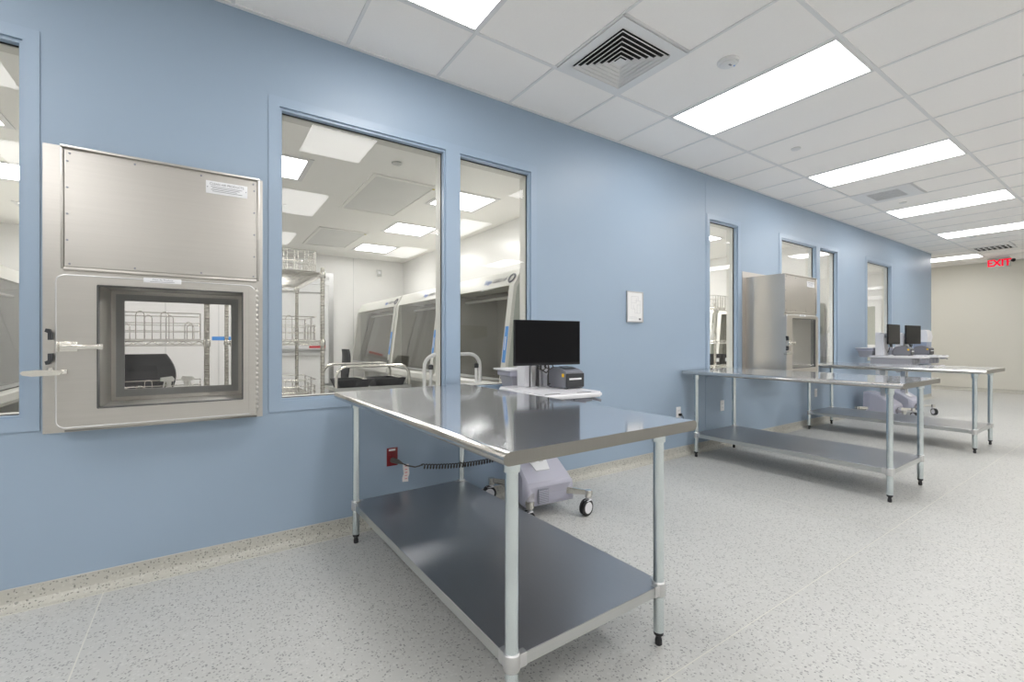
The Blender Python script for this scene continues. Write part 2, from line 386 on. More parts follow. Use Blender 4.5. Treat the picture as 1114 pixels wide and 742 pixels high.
# ------------------------------------------------------------------ ceiling fixtures
def ceiling_light(x0, x1, y0, y1, z, label, mat='light', name='ceiling_light', border=.014):
    t = thing(name, label, 'ceiling light', ((x0+x1)/2, (y0+y1)/2, z), 0, 'recessed ceiling light panels')
    hx, hy = (x1-x0)/2, (y1-y0)/2
    f = MB(); b = border
    f.box((-hx, -hy, -.002), (hx, -hy+b, .005)); f.box((-hx, hy-b, -.002), (hx, hy, .005))
    f.box((-hx, -hy+b, -.002), (-hx+b, hy-b, .005)); f.box((hx-b, -hy+b, -.002), (hx, hy-b, .005))
    obj('frame', f, 'whitepaint', t)
    obj('diffuser', MB().box((-hx+b, -hy+b, .0005), (hx-b, hy-b, .004)), mat, t)
    return t
row1 = {-4: 'ceiling light panel over the leftmost window, out of the top of the picture', 0: 'ceiling light panel nearest the camera, cut by the top edge of the picture',
        4: 'largest white ceiling light panel in full view, beside the smoke detector', 8: 'second full ceiling light panel, just before the return air grille',
        12: 'third full ceiling light panel, just beyond the return air grille', 16: 'fourth full ceiling light panel, cut by the right edge of the picture',}
for k, lab in row1.items():
    x = X0+PX*k; ceiling_light(x+.012, x+PX-.012, -1.784+.013, -.567-.013, ZC-.0005, lab)
row2 = {-8: 'far west end, unseen and added for more light', -4: 'west end', 0: 'front table', 4: 'middle aisle', 8: 'middle table', 12: 'far table', 16: 'far carts', 20: 'far beige wall'}  # far west panel is unseen, added to brighten the room
for k, w in row2.items():
    x = X0+PX*k; ceiling_light(x+.012, x+PX-.012, -4.222+.013, -3.003-.013, ZC-.0005, 'ceiling light panel of the second row, by the '+w+', out of direct view')
for k, w in ((-8, 'far west end, unseen and added for more light'), (-4, 'west end'), (0, 'front table'), (4, 'middle aisle'), (8, 'middle table'), (12, 'far table'), (16, 'far carts'), (20, 'far beige wall')):  # unseen third row, added to lift floor and ceiling brightness
    x = X0+PX*k; ceiling_light(x+.012, x+PX-.012, -6.66+.013, -5.441-.013, ZC-.0005, 'unseen ceiling light panel of a third row added behind the camera for more light, level with the '+w)
ceiling_light(X0+PX*-8+.012, X0+PX*-7-.012, -1.784+.013, -.567-.013, ZC-.0005, 'unseen ceiling light panel added for more light at the far west end beside the blue wall')  # another unseen panel, added to brighten the left side
x = X0+PX*21
ceiling_light(x+.012, x+PX-.012, -.567+.013, .652-.013, ZC-.0005, 'farthest ceiling light panel, beyond the end of the blue wall beside the exit sign')
x = X0+PX*20
ceiling_light(x+.012, x+PX-.012, 1.87, 3.06, ZC-.0005, 'ceiling light panel hidden around the corner past the blue wall')
# four-way supply air diffuser
def supply_diffuser(cx, cy, label):
    t = thing('air_diffuser', label, 'air vent', (cx, cy, ZC), 0)
    h = .293
    f = MB()
    for (a, b) in (((-h, -h), (h, -.225)), ((-h, .225), (h, h)), ((-h, -.225), (-.225, .225)), ((.225, -.225), (h, .225))):
        f.box((a[0], a[1], -.004), (b[0], b[1], .004))
    obj('frame', f, 'whitepaint', t)
    obj('duct_shade', MB().box((-.225, -.225, .0046), (.225, .225, .0056)), 'ventshade', t)  # thin dark sheet in place of the shaded duct depth
    for i in range(6):
        s = .219-i*.033; q = MB(); ins = .021
        o = [(-s, -s, -.012), (s, -s, -.012), (s, s, -.012), (-s, s, -.012)]
        n_ = [(-s+ins, -s+ins, .003), (s-ins, -s+ins, .003), (s-ins, s-ins, .003), (-s+ins, s-ins, .003)]
        o2 = [(p[0]*(s-.0018)/s, p[1]*(s-.0018)/s, -.0125) for p in o]; n2 = [(p[0]*(s-ins-.0018)/(s-ins), p[1]*(s-ins-.0018)/(s-ins), .0028) for p in n_]
        lip = [(p[0], p[1], -.0185) for p in o]; lip2 = [(p[0], p[1], -.0185) for p in o2]
        q.loft([lip, o, n_, n2, o2, lip2, lip], False)
        obj('louvre_ring', q, 'whitepaint', t)
    s = .032; q = MB(); q.loft([[(-s, -s, -.012), (s, -s, -.012), (s, s, -.012), (-s, s, -.012)], [(-.008, -.008, .003), (.008, -.008, .003), (.008, .008, .003), (-.008, .008, .003)]])
    obj('centre_plate', q, 'whitepaint', t)
    return t
vx = X0+PX*2.5
supply_diffuser(vx, -.872, 'white square air diffuser with nested louvres in the ceiling near the first light')
v2 = thing('return_grille', 'pale square ceiling return grille between the second and third light panels', 'air vent', (X0+PX*10.5, -.872, ZC))
q = MB(); h = .293
q.box((-h, -h, -.003), (h, -.16, .004)); q.box((-h, .16, -.003), (h, h, .004)); q.box((-h, -.16, -.003), (-.2, .16, .004)); q.box((.2, -.16, -.003), (h, .16, .004))
obj('frame', q, 'whitepaint', v2)
q = MB()
for i in range(24): q.box((-.2, -.158+i*.0133, -.003), (.2, -.158+i*.0133+.006, .002))
obj('louvre_blades', q, 'whitepaint', v2)
obj('duct_shade', MB().box((-.2, -.16, .0032), (.2, .16, .0042)), 'lavdark', v2)  # grey sheet painted as the shade behind the blades
v3 = thing('linear_diffuser', 'far ceiling vent with dark slots above the exit sign', 'air vent', (X0+PX*19.5+.35, -.872, ZC))
q = MB(); q.box((-.3, -.29, -.003), (.3, -.24, .004)); q.box((-.3, .24, -.003), (.3, .29, .004)); q.box((-.3, -.24, -.003), (-.24, .24, .004)); q.box((.24, -.24, -.003), (.3, .24, .004))
for i in range(6): q.box((-.24, -.21+i*.075, -.014), (.24, -.195+i*.075, .004))
obj('frame', q, 'whitepaint', v3)
obj('duct_shade', MB().box((-.24, -.24, .0042), (.24, .24, .005)), 'ventshade', v3)
# detector and sprinkler caps
t = thing('smoke_detector', 'round white smoke detector on the ceiling beside the largest light panel', 'smoke detector', (2.87, -1.262, ZC+.006))
obj('base', MB().lathe([(.066, 0), (.066, -.012), (.060, -.018)]), 'whitepaint', t)
q = MB().lathe([(.052, -.018), (.048, -.026), (.030, -.031), (.004, -.031)]); obj('cover', q, 'whitepaint', t)
obj('indicator', MB().lathe([(.006, -.026), (.004, -.033)], 10, (.035, -.022, 0)), 'bluesticker', t)
obj('test_button', MB().box((-.012, -.02, -.033), (.014, -.008, -.030), .001), 'lavdark', t)
for (x, y, lab) in ((4.71, -.87, 'concealed sprinkler cap on the ceiling between the first two full light panels'), (7.73, -.87, 'concealed sprinkler cap on the ceiling just past the return grille'),
                    (11.28, -.895, 'concealed sprinkler cap on the ceiling nearest the exit sign'), (4.72, -2.37, 'concealed sprinkler cap on the ceiling at the right edge of the picture')):
    t = thing('sprinkler_cap', lab, 'sprinkler', (x, y, ZC+.006), 0, 'ceiling sprinkler caps')
    obj('ring', MB().lathe([(.042, 0), (.042, -.004), (.038, -.006)]), 'offwhite', t)
    obj('cover_plate', MB().lathe([(.036, -.006), (.036, -.012), (.033, -.014)]), 'grid', t)
# exit sign
t = thing('exit_sign', 'lit red EXIT sign hanging from the ceiling before the beige wall', 'exit sign', (14.4, -.74, ZC))
obj('canopy', MB().box((-.05, -.14, -.025), (.05, .14, 0), .004), 'whitepaint', t)
obj('housing', MB().prism(rrect(-.175, .175, -.235, -.026, .02), 'x', -.022, .022), 'signgrey', t)
q = MB(); text(q, 'EXIT', .205, at(-.0235, 0, -.205) @ FACE_W, .001, .86, 'CENTER', .007)
obj('lettering', q, 'redtext', t)
for s in (-1, 1):
    q = MB(); q.prism([(s*.168, -.132), (s*.146, -.118), (s*.146, -.146)], 'x', -.0245, -.0225); obj('chevron', q, 'redtext', t)
obj('lamp_head', MB().cyl((-.04, -.215, -.11), (.03, -.215, -.09), .035, .028, 16), 'black', t)
obj('lamp_arm', MB().box((-.01, -.21, -.09), (.01, -.165, -.06), .003), 'offwhite', t)

# lab ceiling lights, filters
lab_lights = [(.47, 1.51, 'white lab ceiling light behind the left edge of the big window'), (2.36, 1.51, 'white lab ceiling light behind the mullion of the big window'), (2.36, 3.04, 'white lab ceiling light above the middle safety cabinet'),
              (2.36, 4.58, 'white lab ceiling light nearest the back wall of the lab'), (.47, 4.58, 'white lab ceiling light over the wire racks, hidden'), (-1.44, 3.04, 'white lab ceiling light seen through the leftmost window'),
              (-1.44, 1.51, 'white lab ceiling light near the leftmost window, out of sight'), (-1.44, 4.58, 'white lab ceiling light at the back left of the lab, out of sight'), (.47, 3.04, 'white lab ceiling light over the middle of the lab, behind a reflection')]
for x, y, lab in lab_lights:
    ceiling_light(x-.31, x+.31, y-.31, y+.31, LZ1-.006, lab, 'lablight', 'lab_ceiling_light', .045)
for x, y, z, lab in ((5.0, 2.0, 2.95, 'ceiling light of the second lab, seen through the narrow window'), (7.0, 2.0, 2.95, 'ceiling light of the second lab, seen through the double window'), (7.0, 4.3, 2.95, 'rear right ceiling light of the second lab'),
                     (5.0, 4.3, 2.95, 'rear left ceiling light of the second lab'), (10.6, 1.3, 2.75, 'ceiling light of the far lab, seen through the last window'), (10.6, 3.8, 2.75, 'rear ceiling light of the far lab')):
    ceiling_light(x-.31, x+.31, y-.6, y+.6, z-.006, lab, 'lablight2', 'lab_ceiling_light', .03)
for x, y, lab in ((1.62, 1.86, 'large square filter panel in the lab ceiling, nearer the big window'), (1.62, 4.2, 'large square filter panel in the lab ceiling, nearer the back wall')):
    t = thing('ceiling_filter', lab, 'ceiling filter', (x, y, LZ1), 0, 'lab ceiling filter panels')
    q = MB(); a, b = .33, .64
    q.box((-a, -b, -.012), (a, -b+.035, 0)); q.box((-a, b-.035, -.012), (a, b, 0)); q.box((-a, -b+.035, -.012), (-a+.035, b-.035, 0)); q.box((a-.035, -b+.035, -.012), (a, b-.035, 0))
    obj('frame', q, 'labceil', t)
    obj('mesh_face', MB().box((-a+.035, -b+.035, -.006), (a-.035, b-.035, -.002)), 'filter', t)
    obj('marker_dot', MB().lathe([(.014, -.016), (.014, -.012)], 12, (.30, -.57, 0)), 'yellowdot', t)
t = thing('lab_sprinkler_cap', 'dark round sprinkler cap on the lab ceiling above the big window', 'sprinkler', (1.385, .87, LZ1))
obj('cover_plate', MB().lathe([(.045, 0), (.045, -.006), (.038, -.012)]), 'lip', t)
t = thing('wall_thermostat', 'small pale control box high on the back wall of the lab', 'thermostat', (2.78, YB, 2.5))
obj('housing', MB().box((-.045, -.03, -.06), (.045, 0, .06), .006), 'lip', t); obj('dial', MB().box((-.025, -.034, -.02), (.025, -.03, .03), .002), 'label', t)

# ------------------------------------------------------------------ work tables
def work_table(label, loc, rot=0.0):
    t = thing('work_table', label, 'table', loc, rot, 'stainless steel work tables')
    W, L, zt, th = .91, 1.81, .893, .040
    hw, hl, r = W/2, L/2, th/2
    P = []
    for i in range(9): a = -PI/2+PI*i/8; P.append((hw-r+r*math.cos(a), zt-r+r*math.sin(a)))
    for i in range(9): a = PI/2+PI*i/8; P.append((-hw+r+r*math.cos(a), zt-r+r*math.sin(a)))
    tb = MB().prism(P, 'y', -hl, hl)
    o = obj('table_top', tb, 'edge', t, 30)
    o.data.materials.append(M['top']); o.data.materials.append(M['enddarkened'])
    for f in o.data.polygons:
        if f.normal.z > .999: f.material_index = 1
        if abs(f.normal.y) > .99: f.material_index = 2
    obj('underside_channel', MB().box((-.06, -hl+.12, zt-th-.025), (.06, hl-.12, zt-th), .003), 'lip', t)
    lx, ly, lr = .3555, .802, .0205
    zs, lip = .246, .040
    sh = MB()
    sh.box((-lx-.016, -ly-.016, zs-.004), (lx+.016, ly+.016, zs), 0)
    so = obj('undershelf', sh, 'shelf', t)
    e = MB(); x1, y1 = lx+.016, ly+.016
    e.box((-x1, -y1, zs-lip), (x1, -y1+.004, zs-.0042)); e.box((-x1, y1-.004, zs-lip), (x1, y1, zs-.0042))
    e.box((-x1, -y1+.004, zs-lip), (-x1+.004, y1-.004, zs-.0042)); e.box((x1-.004, -y1+.004, zs-lip), (x1, y1-.004, zs-.0042))
    obj('shelf_lip', e, 'lip', so)
    for sx in (-1, 1):
        for sy in (-1, 1):
            x, y = sx*lx, sy*ly
            lg = obj('leg', MB().cyl((x, y, .055), (x, y, zt-th-.002), lr, n=28), 'galv', t)
            obj('foot', MB().lathe([(.010, 0), (.0135, .003), (.0135, .022), (.011, .028), (.011, .036), (.0185, .042), (.0200, .056)], 20, (x, y, 0)), 'rubber', lg)
            obj('leg_socket', MB().lathe([(.0255, zt-th-.05), (.0265, zt-th-.044), (.0275, zt-th-.002)], 24, (x, y, 0)), 'galv', lg)
            cb = MB().lathe([(.0245, zs-.048), (.0265, zs-.044), (.0265, zs+.004), (.0235, zs+.008)], 24, (x, y, 0))
            cb.box((x-sx*.005, y-sy*.004, zs-.042), (x-sx*.045, y+sy*.0195, zs+.0015), .002); cb.box((x-sx*.004, y-sy*.005, zs-.042), (x+sx*.0195, y-sy*.045, zs+.0015), .002)
            obj('corner_bracket', cb, 'collar', lg)
    return t
T1 = work_table('large stainless steel work table nearest the camera, with a dark undershelf', (1.118, -.985, 0), math.radians(1.0))
T2 = dup(T1, (4.58, -.928, 0), 0, 'stainless steel work table in the middle, standing before the protruding steel cabinet')
T3 = dup(T1, (7.17, -.915, 0), 0, 'farthest stainless steel work table, standing before the two distant carts')

# ------------------------------------------------------------------ pass-through cabinets
def pass_through(label, dx, zt, yf, yb, flange_z, sm):
    """front face at yf, far door at yb; z of the door is shared"""
    t = thing('pass_through_cabinet', label, 'cabinet', (dx, 0, 0))
    bx0, bx1, bz0 = -.535, .255, .785
    ox0, ox1, oz0, oz1 = -.41, .177, .885, 1.462       # door window
    cx0, cx1, cz0, cz1 = -.445, .21, .85, 1.495        # chamber
    fl = MB(); pierced(fl, -.611, .278, .772, flange_z, -.004, -.0006, [(bx0+.01, bx1-.01, bz0+.01, zt-.01)])
    obj('wall_flange', fl, sm, t)
    b = MB()
    b.box((bx0, yf, bz0), (bx0+.012, -.0045, zt)); b.box((bx1-.012, yf, bz0), (bx1, -.0045, zt))
    b.box((bx0+.012, yf, zt-.012), (bx1-.012, -.0045, zt)); b.box((bx0+.012, yf, bz0), (bx1-.012, -.0045, bz0+.012))
    pierced(b, bx0+.012, bx1-.012, bz0+.012, zt-.012, yf, yf+.006, [(cx0, cx1, cz0, cz1)])
    obj('body', b, sm, t)
    # removable upper panel with a folded lip
    p = MB(); pz0 = 1.53
    p.box((bx0+.012, yf-.006, pz0+.01), (bx1-.012, yf-.0004, zt-.022), .002)
    p.box((bx0, yf-.016, zt-.012), (bx1, yf-.0004, zt), .002); p.box((bx1-.014, yf-.016, pz0), (bx1, yf-.0004, zt-.012), .002)
    p.box((bx0, yf-.010, pz0), (bx0+.010, yf-.0004, zt-.012), .002); p.box((bx0+.010, yf-.014, pz0-.008), (bx1-.014, yf-.0004, pz0+.004), .002)
    up = obj('upper_panel', p, sm, t)
    s = MB()
    for x in (bx0+.03, bx0+.26, -.14+.13, bx1-.03): s.cyl((x, yf-.0062, zt-.034), (x, yf-.009, zt-.034), .0045, n=10); s.cyl((x, yf-.0062, pz0+.022), (x, yf-.009, pz0+.022), .0045, n=10)
    for z in (zt-.07, zt-.19, zt-.31, zt-.43):
        if z > pz0+.05: s.cyl((bx0+.022, yf-.0062, z), (bx0+.022, yf-.009, z), .0045, n=10); s.cyl((bx1-.026, yf-.0062, z), (bx1-.026, yf-.009, z), .0045, n=10)
    obj('screws', s, 'lavdark', up)
    # name plate
    n0, n1, nz = bx1-.245, bx1-.058, zt-.118
    np_ = obj('name_plate', MB().box((n0, yf-.0085, nz), (n1, yf-.0062, nz+.066), .0008), 'label', up)
    q = MB(); text(q, 'CLEAN AIR PRODUCTS', .0185, at((n0+n1)/2, yf-.0088, nz+.045) @ FACE_S, .0002, .80, 'CENTER')
    for i in range(4): q.box((n0+.022+.006*(i % 2), yf-.0090, nz+.036-.008*i), (n1-.024-.012*(i % 3), yf-.0086, nz+.0383-.008*i))
    for x in (n0+.007, n1-.007): q.cyl((x, yf-.0086, nz+.033), (x, yf-.0092, nz+.033), .0025, n=8)
    q = obj('lettering', q, 'ink', t)
    # door
    dx0, dx1, dz0, dz1 = -.555, .232, .798, 1.508
    yd0, yd1 = yf-.034, yf-.001
    def ring(mb, outer, inner, y0, y1):
        A = [(u, y0, v) for u, v in outer]; B = [(u, y0, v) for u, v in inner]; C2 = [(u, y1, v) for u, v in inner]; D2 = [(u, y1, v) for u, v in outer]
        mb.loft([A, B, C2, D2, A], False)
    n = 5
    d = MB(); ring(d, rrect(dx0, dx1, dz0, dz1, .035, n), rrect(ox0, ox1, oz0, oz1, .004, n), yd0+.006, yd1)
    ring(d, rrect(dx0+.012, dx1-.002, dz0+.012, dz1-.012, .03, n), rrect(ox0+.0005, ox1-.0005, oz0+.0005, oz1-.0005, .004, n), yd0, yd0+.0061)
    door = obj('door', d, sm, t)
    q = MB(); q.tube([Vector((u, yd0+.002, v)) for u, v in rrect(dx0+.010, dx1-.004, dz0+.010, dz1-.010, .032, 6)], .0036, 8, closed=True); obj('door_rim', q, 'collar', door)
    q = MB(); ring(q, rrect(ox0+.001, ox1-.001, oz0+.001, oz1-.001, .003, 2), rrect(ox0+.005, ox1-.005, oz0+.005, oz1-.005, .002, 2), yd0+.003, yd1+.02); obj('gasket', q, 'gasketgrey', door)
    obj('glass', MB().box((ox0+.003, yd0+.012, oz0+.003), (ox1-.003, yd0+.017, oz1-.003)), 'doorglass', door)
    h_ = MB(); z = dz0+.03
    h_.cyl((dx1+.006, yd0+.006, dz0+.01), (dx1+.006, yd0+.006, dz1-.02), .0055, n=10)
    while z < dz1-.04: h_.lathe([(.008, 0), (.010, .004), (.010, .016), (.008, .020)], 10, (dx1+.006, yd0+.006, z)); z += .0262
    h_.box((dx1-.03, yd0-.0022, dz0+.012), (dx1+.004, yd0-.0002, dz1-.03), .0006)
    obj('piano_hinge', h_, sm, t)
    lp = obj('door_label', MB().box((-.24, yd0-.0022, 1.484), (-.092, yd0-.0004, 1.508-.001), .0004), 'label', door)
    q = MB(); text(q, 'Clean Air Products', .0105, at(-.166, yd0-.0024, 1.4965) @ FACE_S, .0001, 1.0, 'CENTER'); q.box((-.215, yd0-.0028, 1.489), (-.12, yd0-.0024, 1.4905))
    obj('lettering', q, 'ink', door)
    # latches
    q = MB(); yl = yd0
    q.box((-.542, yl-.022, 1.150), (-.535, yl-.001, 1.200), .002); q.box((-.538, yl-.012, 1.152), (-.472, yl-.0005, 1.198), .002)
    q.box((-.530, yl-.024, 1.162), (-.40, yl-.012, 1.184), .004); q.box((-.402, yl-.026, 1.160), (-.384, yl-.010, 1.186), .003)
    la = obj('latch', q, 'satin', t)
    q = MB()
    for z, s_ in ((1.205, 1), (1.145, -1)): q.prism([(-.552, z), (-.552, z+s_*.03), (-.560, z+s_*.048), (-.572, z+s_*.05), (-.576, z+s_*.036), (-.566, z+s_*.03), (-.566, z)], 'y', yl-.026, yl-.001)
    obj('latch_hooks', q, 'printerdark', la)
    q = MB(); q.prism([(-.612, 1.046), (-.640, 1.052), (-.648, 1.062), (-.640, 1.070), (-.60, 1.074), (-.525, 1.072), (-.518, 1.062), (-.525, 1.050)], 'y', yl-.044, yl-.012)
    q.cyl((-.555, yl-.028, 1.07), (-.555, yl-.028, 1.083), .012, n=12); q.box((-.53, yl-.026, 1.052), (-.505, yl+.001, 1.072), .002)
    obj('paddle_handle', q, 'satin', t)
    # chamber
    b = MB(); y0, y1 = yf+.007, yb
    b.box((cx0-.006, y0, cz0-.006), (cx0, y1, cz1+.006)); b.box((cx1, y0, cz0-.006), (cx1+.006, y1, cz1+.006))
    b.box((cx0, y0, cz1), (cx1, y1, cz1+.006)); b.box((cx0, y0, cz0-.006), (cx1, y1, cz0))
    obj('chamber', b, 'chamber', t)
    gr = MB()
    for i in range(40): gr.box((cx0+.06+i*.0135, y0+.05, cz1-.008), (cx0+.06+i*.0135+.006, y0+.17, cz1-.001))
    obj('air_grille', gr, 'lip', t)
    # far door
    b = MB(); pierced(b, bx0, bx1, bz0, dz1+.02, yb+.0005, yb+.03, [(ox0+.02, ox1-.02, oz0+.02, oz1-.02)])
    fd = obj('far_door', b, sm, t)
    b = MB(); pierced(b, ox0-.012, ox1+.012, oz0-.012, oz1+.012, yb-.012, yb+.0002, [(ox0+.026, ox1-.026, oz0+.03, oz1-.026)])
    obj('gasket', b, 'farframe', fd)
    obj('glass', MB().box((ox0+.015, yb+.012, oz0+.015), (ox1-.015, yb+.017, oz1-.015)), 'doorglass', fd)
    return t
pass_through('stainless pass-through cabinet on the blue wall beside the big left window', 0, 2.09, -.085, .56, 2.112, 'ptsteel')
pass_through('tall stainless cabinet jutting from the wall beyond the middle table', 5.945, 1.965, -.44, .135, 2.035, 'ptsteel2')
# outer lab-side shell of the nearer cabinet
# ------------------------------------------------------------------ medication carts
def cart(label, loc, rot, zsurf, mon_z, mon_y=-.20):
    t = thing('computer_cart', label, 'cart', loc, rot, 'computer carts on wheels')
    # base housing: tall at the back, front face drops below a bulged edge
    def sect(y, w, z0, z1): return [(-w, y, z0), (w, y, z0), (w*.98, y, z1-.02), (w*.90, y, z1), (-w*.90, y, z1), (-w*.98, y, z1-.02)]
    b = MB(); b.loft([sect(.24, .14, .13, .40), sect(.15, .165, .10, .40), sect(.0, .18, .085, .345), sect(-.10, .19, .075, .275), sect(-.160, .192, .075, .235), sect(-.175, .186, .10, .205), sect(-.165, .15, .08, .15)])
    base = obj('base_housing', b, 'lav', t, 50)
    v = MB(); v.box((-.105, -.182, .09), (-.022, -.165, .19), .003)
    vent = obj('vent_panel', v, 'lavdark', base)
    v = MB()
    for i in range(9): v.box((-.10, -.185, .094+i*.0103), (-.027, -.182, .0985+i*.0103))
    obj('vent_slats', v, 'lav', base)
    v = MB(); v.loft([[(-.085, -.0, .344), (.065, -.0, .344), (.065, -.0, .350), (-.085, -.0, .350)], [(-.065, -.085, .287), (.045, -.085, .287), (.045, -.085, .293), (-.065, -.085, .293)]])
    obj('rating_label', v, 'label', base)
    for sx in (-1, 1):
        for sy in (-1, 1):
            x1, y1 = sx*.235, sy*.285
            q = MB(); q.loft([[(sx*.10, sy*.12, .12), (sx*.10+.0, sy*.12+.05*-sy, .12), (sx*.10, sy*.12+.05*-sy, .17), (sx*.10, sy*.12, .17)],
                              [(x1-.02, y1+.022, .135), (x1+.022, y1-.02, .135), (x1+.022, y1-.02, .165), (x1-.02, y1+.022, .165)]])
            q.cyl((x1, y1, .12), (x1, y1, .168), .024, n=16)
            leg = obj('caster_arm', q, 'satin', t)
            cs = MB(); a = random.uniform(-.6, .6)+PI/2*.25
            u = Vector((math.cos(a), math.sin(a), 0)); n_ = Vector((-u.y, u.x, 0)); c0 = Vector((x1, y1, .054)) - u*.022
            cs.cyl(Vector((x1, y1, .10)), Vector((x1, y1, .122)), .012, n=12)
            cs.loft([[c0+n_*.026*s1+Vector((0, 0, .048))+u*d for s1, d in ((-1, -.02), (1, -.02), (1, .03), (-1, .03))], [Vector((x1, y1, .106))+n_*.018*s1+u*d for s1, d in ((-1, -.015), (1, -.015), (1, .015), (-1, .015))]])
            obj('caster_fork', cs, 'cartwhite', leg)
            w = MB()
            for s1 in (-1, 1):
                w.tube([c0+n_*(s1*.012-.007), c0+n_*(s1*.012+.007)], .054, 24, radii=[.054, .054])
            obj('tyre', w, 'rubber', leg)
            w = MB()
            for s1 in (-1, 1): w.cyl(c0+n_*s1*.018, c0+n_*s1*.0225, .040, .037, 24)
            obj('wheel_hub', w, 'cartwhite', leg)
    # column
    obj('column', MB().box((-.075, -.03, .33), (-.035, .04, zsurf+.30), .006).box((-.005, -.03, .33), (.03, .04, zsurf+.30), .006), 'silver', t)
    cv = MB(); cv.box((-.125, -.02, zsurf+.0005), (-.08, .09, zsurf+.34), .008); cv.box((.035, -.02, zsurf+.0005), (.095, .09, zsurf+.30), .008); cv.box((-.08, .041, zsurf-.30), (.035, .10, zsurf+.36), .008)
    obj('column_cover', cv, 'cartwhite', t)
    # drawer body under the surface
    dr = MB(); dr.box((-.25, -.38, zsurf-.13), (.15, .12, zsurf-.0335), .012)
    db = obj('drawer_unit', dr, 'bin', t)
    q = MB()
    for i in range(3): q.box((-.24+i*.13, -.386, zsurf-.12), (-.12+i*.13, -.379, zsurf-.045), .004)
    obj('drawer_front', q, 'lavdark', db)
    # work surface with rounded front and two hand slots
    ow = rrect(-.262, .205, -.50, .14, .05, 6)
    q = MB().prism(ow, 'z', zsurf-.032, zsurf); bmesh.ops.bevel(q.bm, geom=[e for e in q.bm.edges if abs(e.verts[0].co.z-e.verts[1].co.z) < 1e-5], offset=.009, segments=3, affect='EDGES')
    ws = obj('work_surface', q, 'cartwhite', t)
    q = MB()
    for x in (-.18, .06): q.prism(rrect(x-.055, x+.055, -.475, -.458, .007, 4), 'z', zsurf+.0002, zsurf+.0015)
    obj('hand_slots', q, 'printerdark', ws)
    q = MB()
    q.tube([(.0, -.44, zsurf-.045), (.05, -.46, zsurf-.05), (.12, -.46, zsurf-.05), (.16, -.42, zsurf-.045)], .011, 8); q.cyl((.14, -.45, zsurf-.045), (.195, -.47, zsurf-.06), .010, .008, 8)
    obj('release_lever', q, 'lavdark', ws)
    # keyboard tray below
    q = MB().prism(rrect(-.25, .15, -.46, -.10, .03, 5), 'z', zsurf-.175, zsurf-.155)
    obj('keyboard_tray', q, 'cartwhite', t)
    # side bin with lid
    bx = Matrix.Translation((.075, .16, 0))
    q = MB(); q.loft([[(-.21, -.03, zsurf-.03), (-.06, -.03, zsurf-.03), (-.06, .13, zsurf-.03), (-.21, .13, zsurf-.03)], [(-.235, -.04, zsurf+.105), (-.045, -.04, zsurf+.105), (-.045, .15, zsurf+.105), (-.235, .15, zsurf+.105)]], mat=bx)
    bn = obj('side_bin', q, 'bin', t)
    q = MB(); q.box((-.245, -.052, zsurf+.07), (-.035, .16, zsurf+.108), .008, mat=bx); obj('bin_rim', q, 'lav', bn)
    q = MB(); q.box((-.275, -.06, zsurf+.1085), (-.03, .17, zsurf+.122), .005, mat=bx); obj('bin_lid', q, 'cartwhite', bn)
    # monitor on an arm
    mw, mh = .256, .302
    mm = Matrix.Translation((-.055, mon_y, 0)) @ Matrix.Rotation(math.radians(-2), 4, 'Z')
    q = MB(); q.box((-mw, -.03, mon_z), (mw, -.008, mon_z+mh), .004, mat=mm); q.box((-.19, -.008, mon_z+.04), (.19, .012, mon_z+.24), .012, mat=mm)
    mo = obj('monitor', q, 'black', t)
    obj('screen', MB().box((-mw+.006, -.0312, mon_z+.018), (mw-.006, -.0302, mon_z+mh-.006), mat=mm), 'screen', mo)
    obj('monitor_arm', MB().box((-.04, .012, mon_z+.10), (.04, .18, mon_z+.17), .006, mat=mm), 'lavdark', t)
    q = MB()
    for i, (a, d) in enumerate(((-.025, .05), (0, .075), (.03, .04))): q.tube([(a-.03, .02, mon_z+.03), (a-.04, .005, mon_z-d*.4), (a-.0, .0, mon_z-d*.7), (a+.03, .01, mon_z-d*.4), (a+.02, .02, mon_z+.03)], .0045, 6, mat=mm)
    q.tube([(.03, .02, mon_z-.0), (.05, .06, zsurf+.06), (.075, .10, zsurf+.02), (.11, .11, zsurf+.03), (.14, .13, zsurf+.06)], .005, 6, mat=mm)
    obj('cables', q, 'darkwire', t)
    return t
def printer(label, loc, rot):
    t = thing('label_printer', label, 'printer', loc, rot, 'label printers on the carts')
    P = [(-.10, .0), (.115, .0), (.115, .075), (.09, .125), (.04, .142), (-.045, .130), (-.10, .108)]   # (y, z)
    q = MB().prism(P, 'x', -.082, .082); bmesh.ops.bevel(q.bm, geom=list(q.bm.edges), offset=.006, segments=2, affect='EDGES')
    bd = obj('body', q, 'printer', t)
    obj('front_panel', MB().box((-.079, -.108, .006), (.079, -.0995, .102), .006), 'printerdark', t)
    obj('label_slot', MB().box((-.055, -.112, .058), (.05, -.1075, .070), .001), 'label', t)
    obj('top_recess', MB().loft([[(-.045, -.052, .1315), (.05, -.052, .1315), (.05, -.052, .1345), (-.045, -.052, .1345)], [(-.035, .03, .1415), (.04, .03, .1415), (.04, .03, .145), (-.035, .03, .145)]]), 'printerdark', t)
    obj('latch_tab', MB().box((-.0845, -.085, .076), (-.081, -.062, .100), .001), 'yellow', t)
    obj('feet', MB().box((-.07, -.09, -.004), (-.05, -.07, .002)).box((.05, -.09, -.004), (.07, -.07, .002)).box((-.07, .08, -.004), (-.05, .1, .002)).box((.05, .08, -.004), (.07, .1, .002)), 'rubber', t)
    return t
CR = math.radians(-6)
cloc = Vector((2.0, -.33, 0))
CART1 = cart('white computer cart with black monitor and grey wheeled base behind the front table', cloc, CR, .872, 1.037)
def on_cart(loc, rot, x, y, z):
    return Vector(loc)+Matrix.Rotation(rot, 3, 'Z') @ Vector((x, y, z))
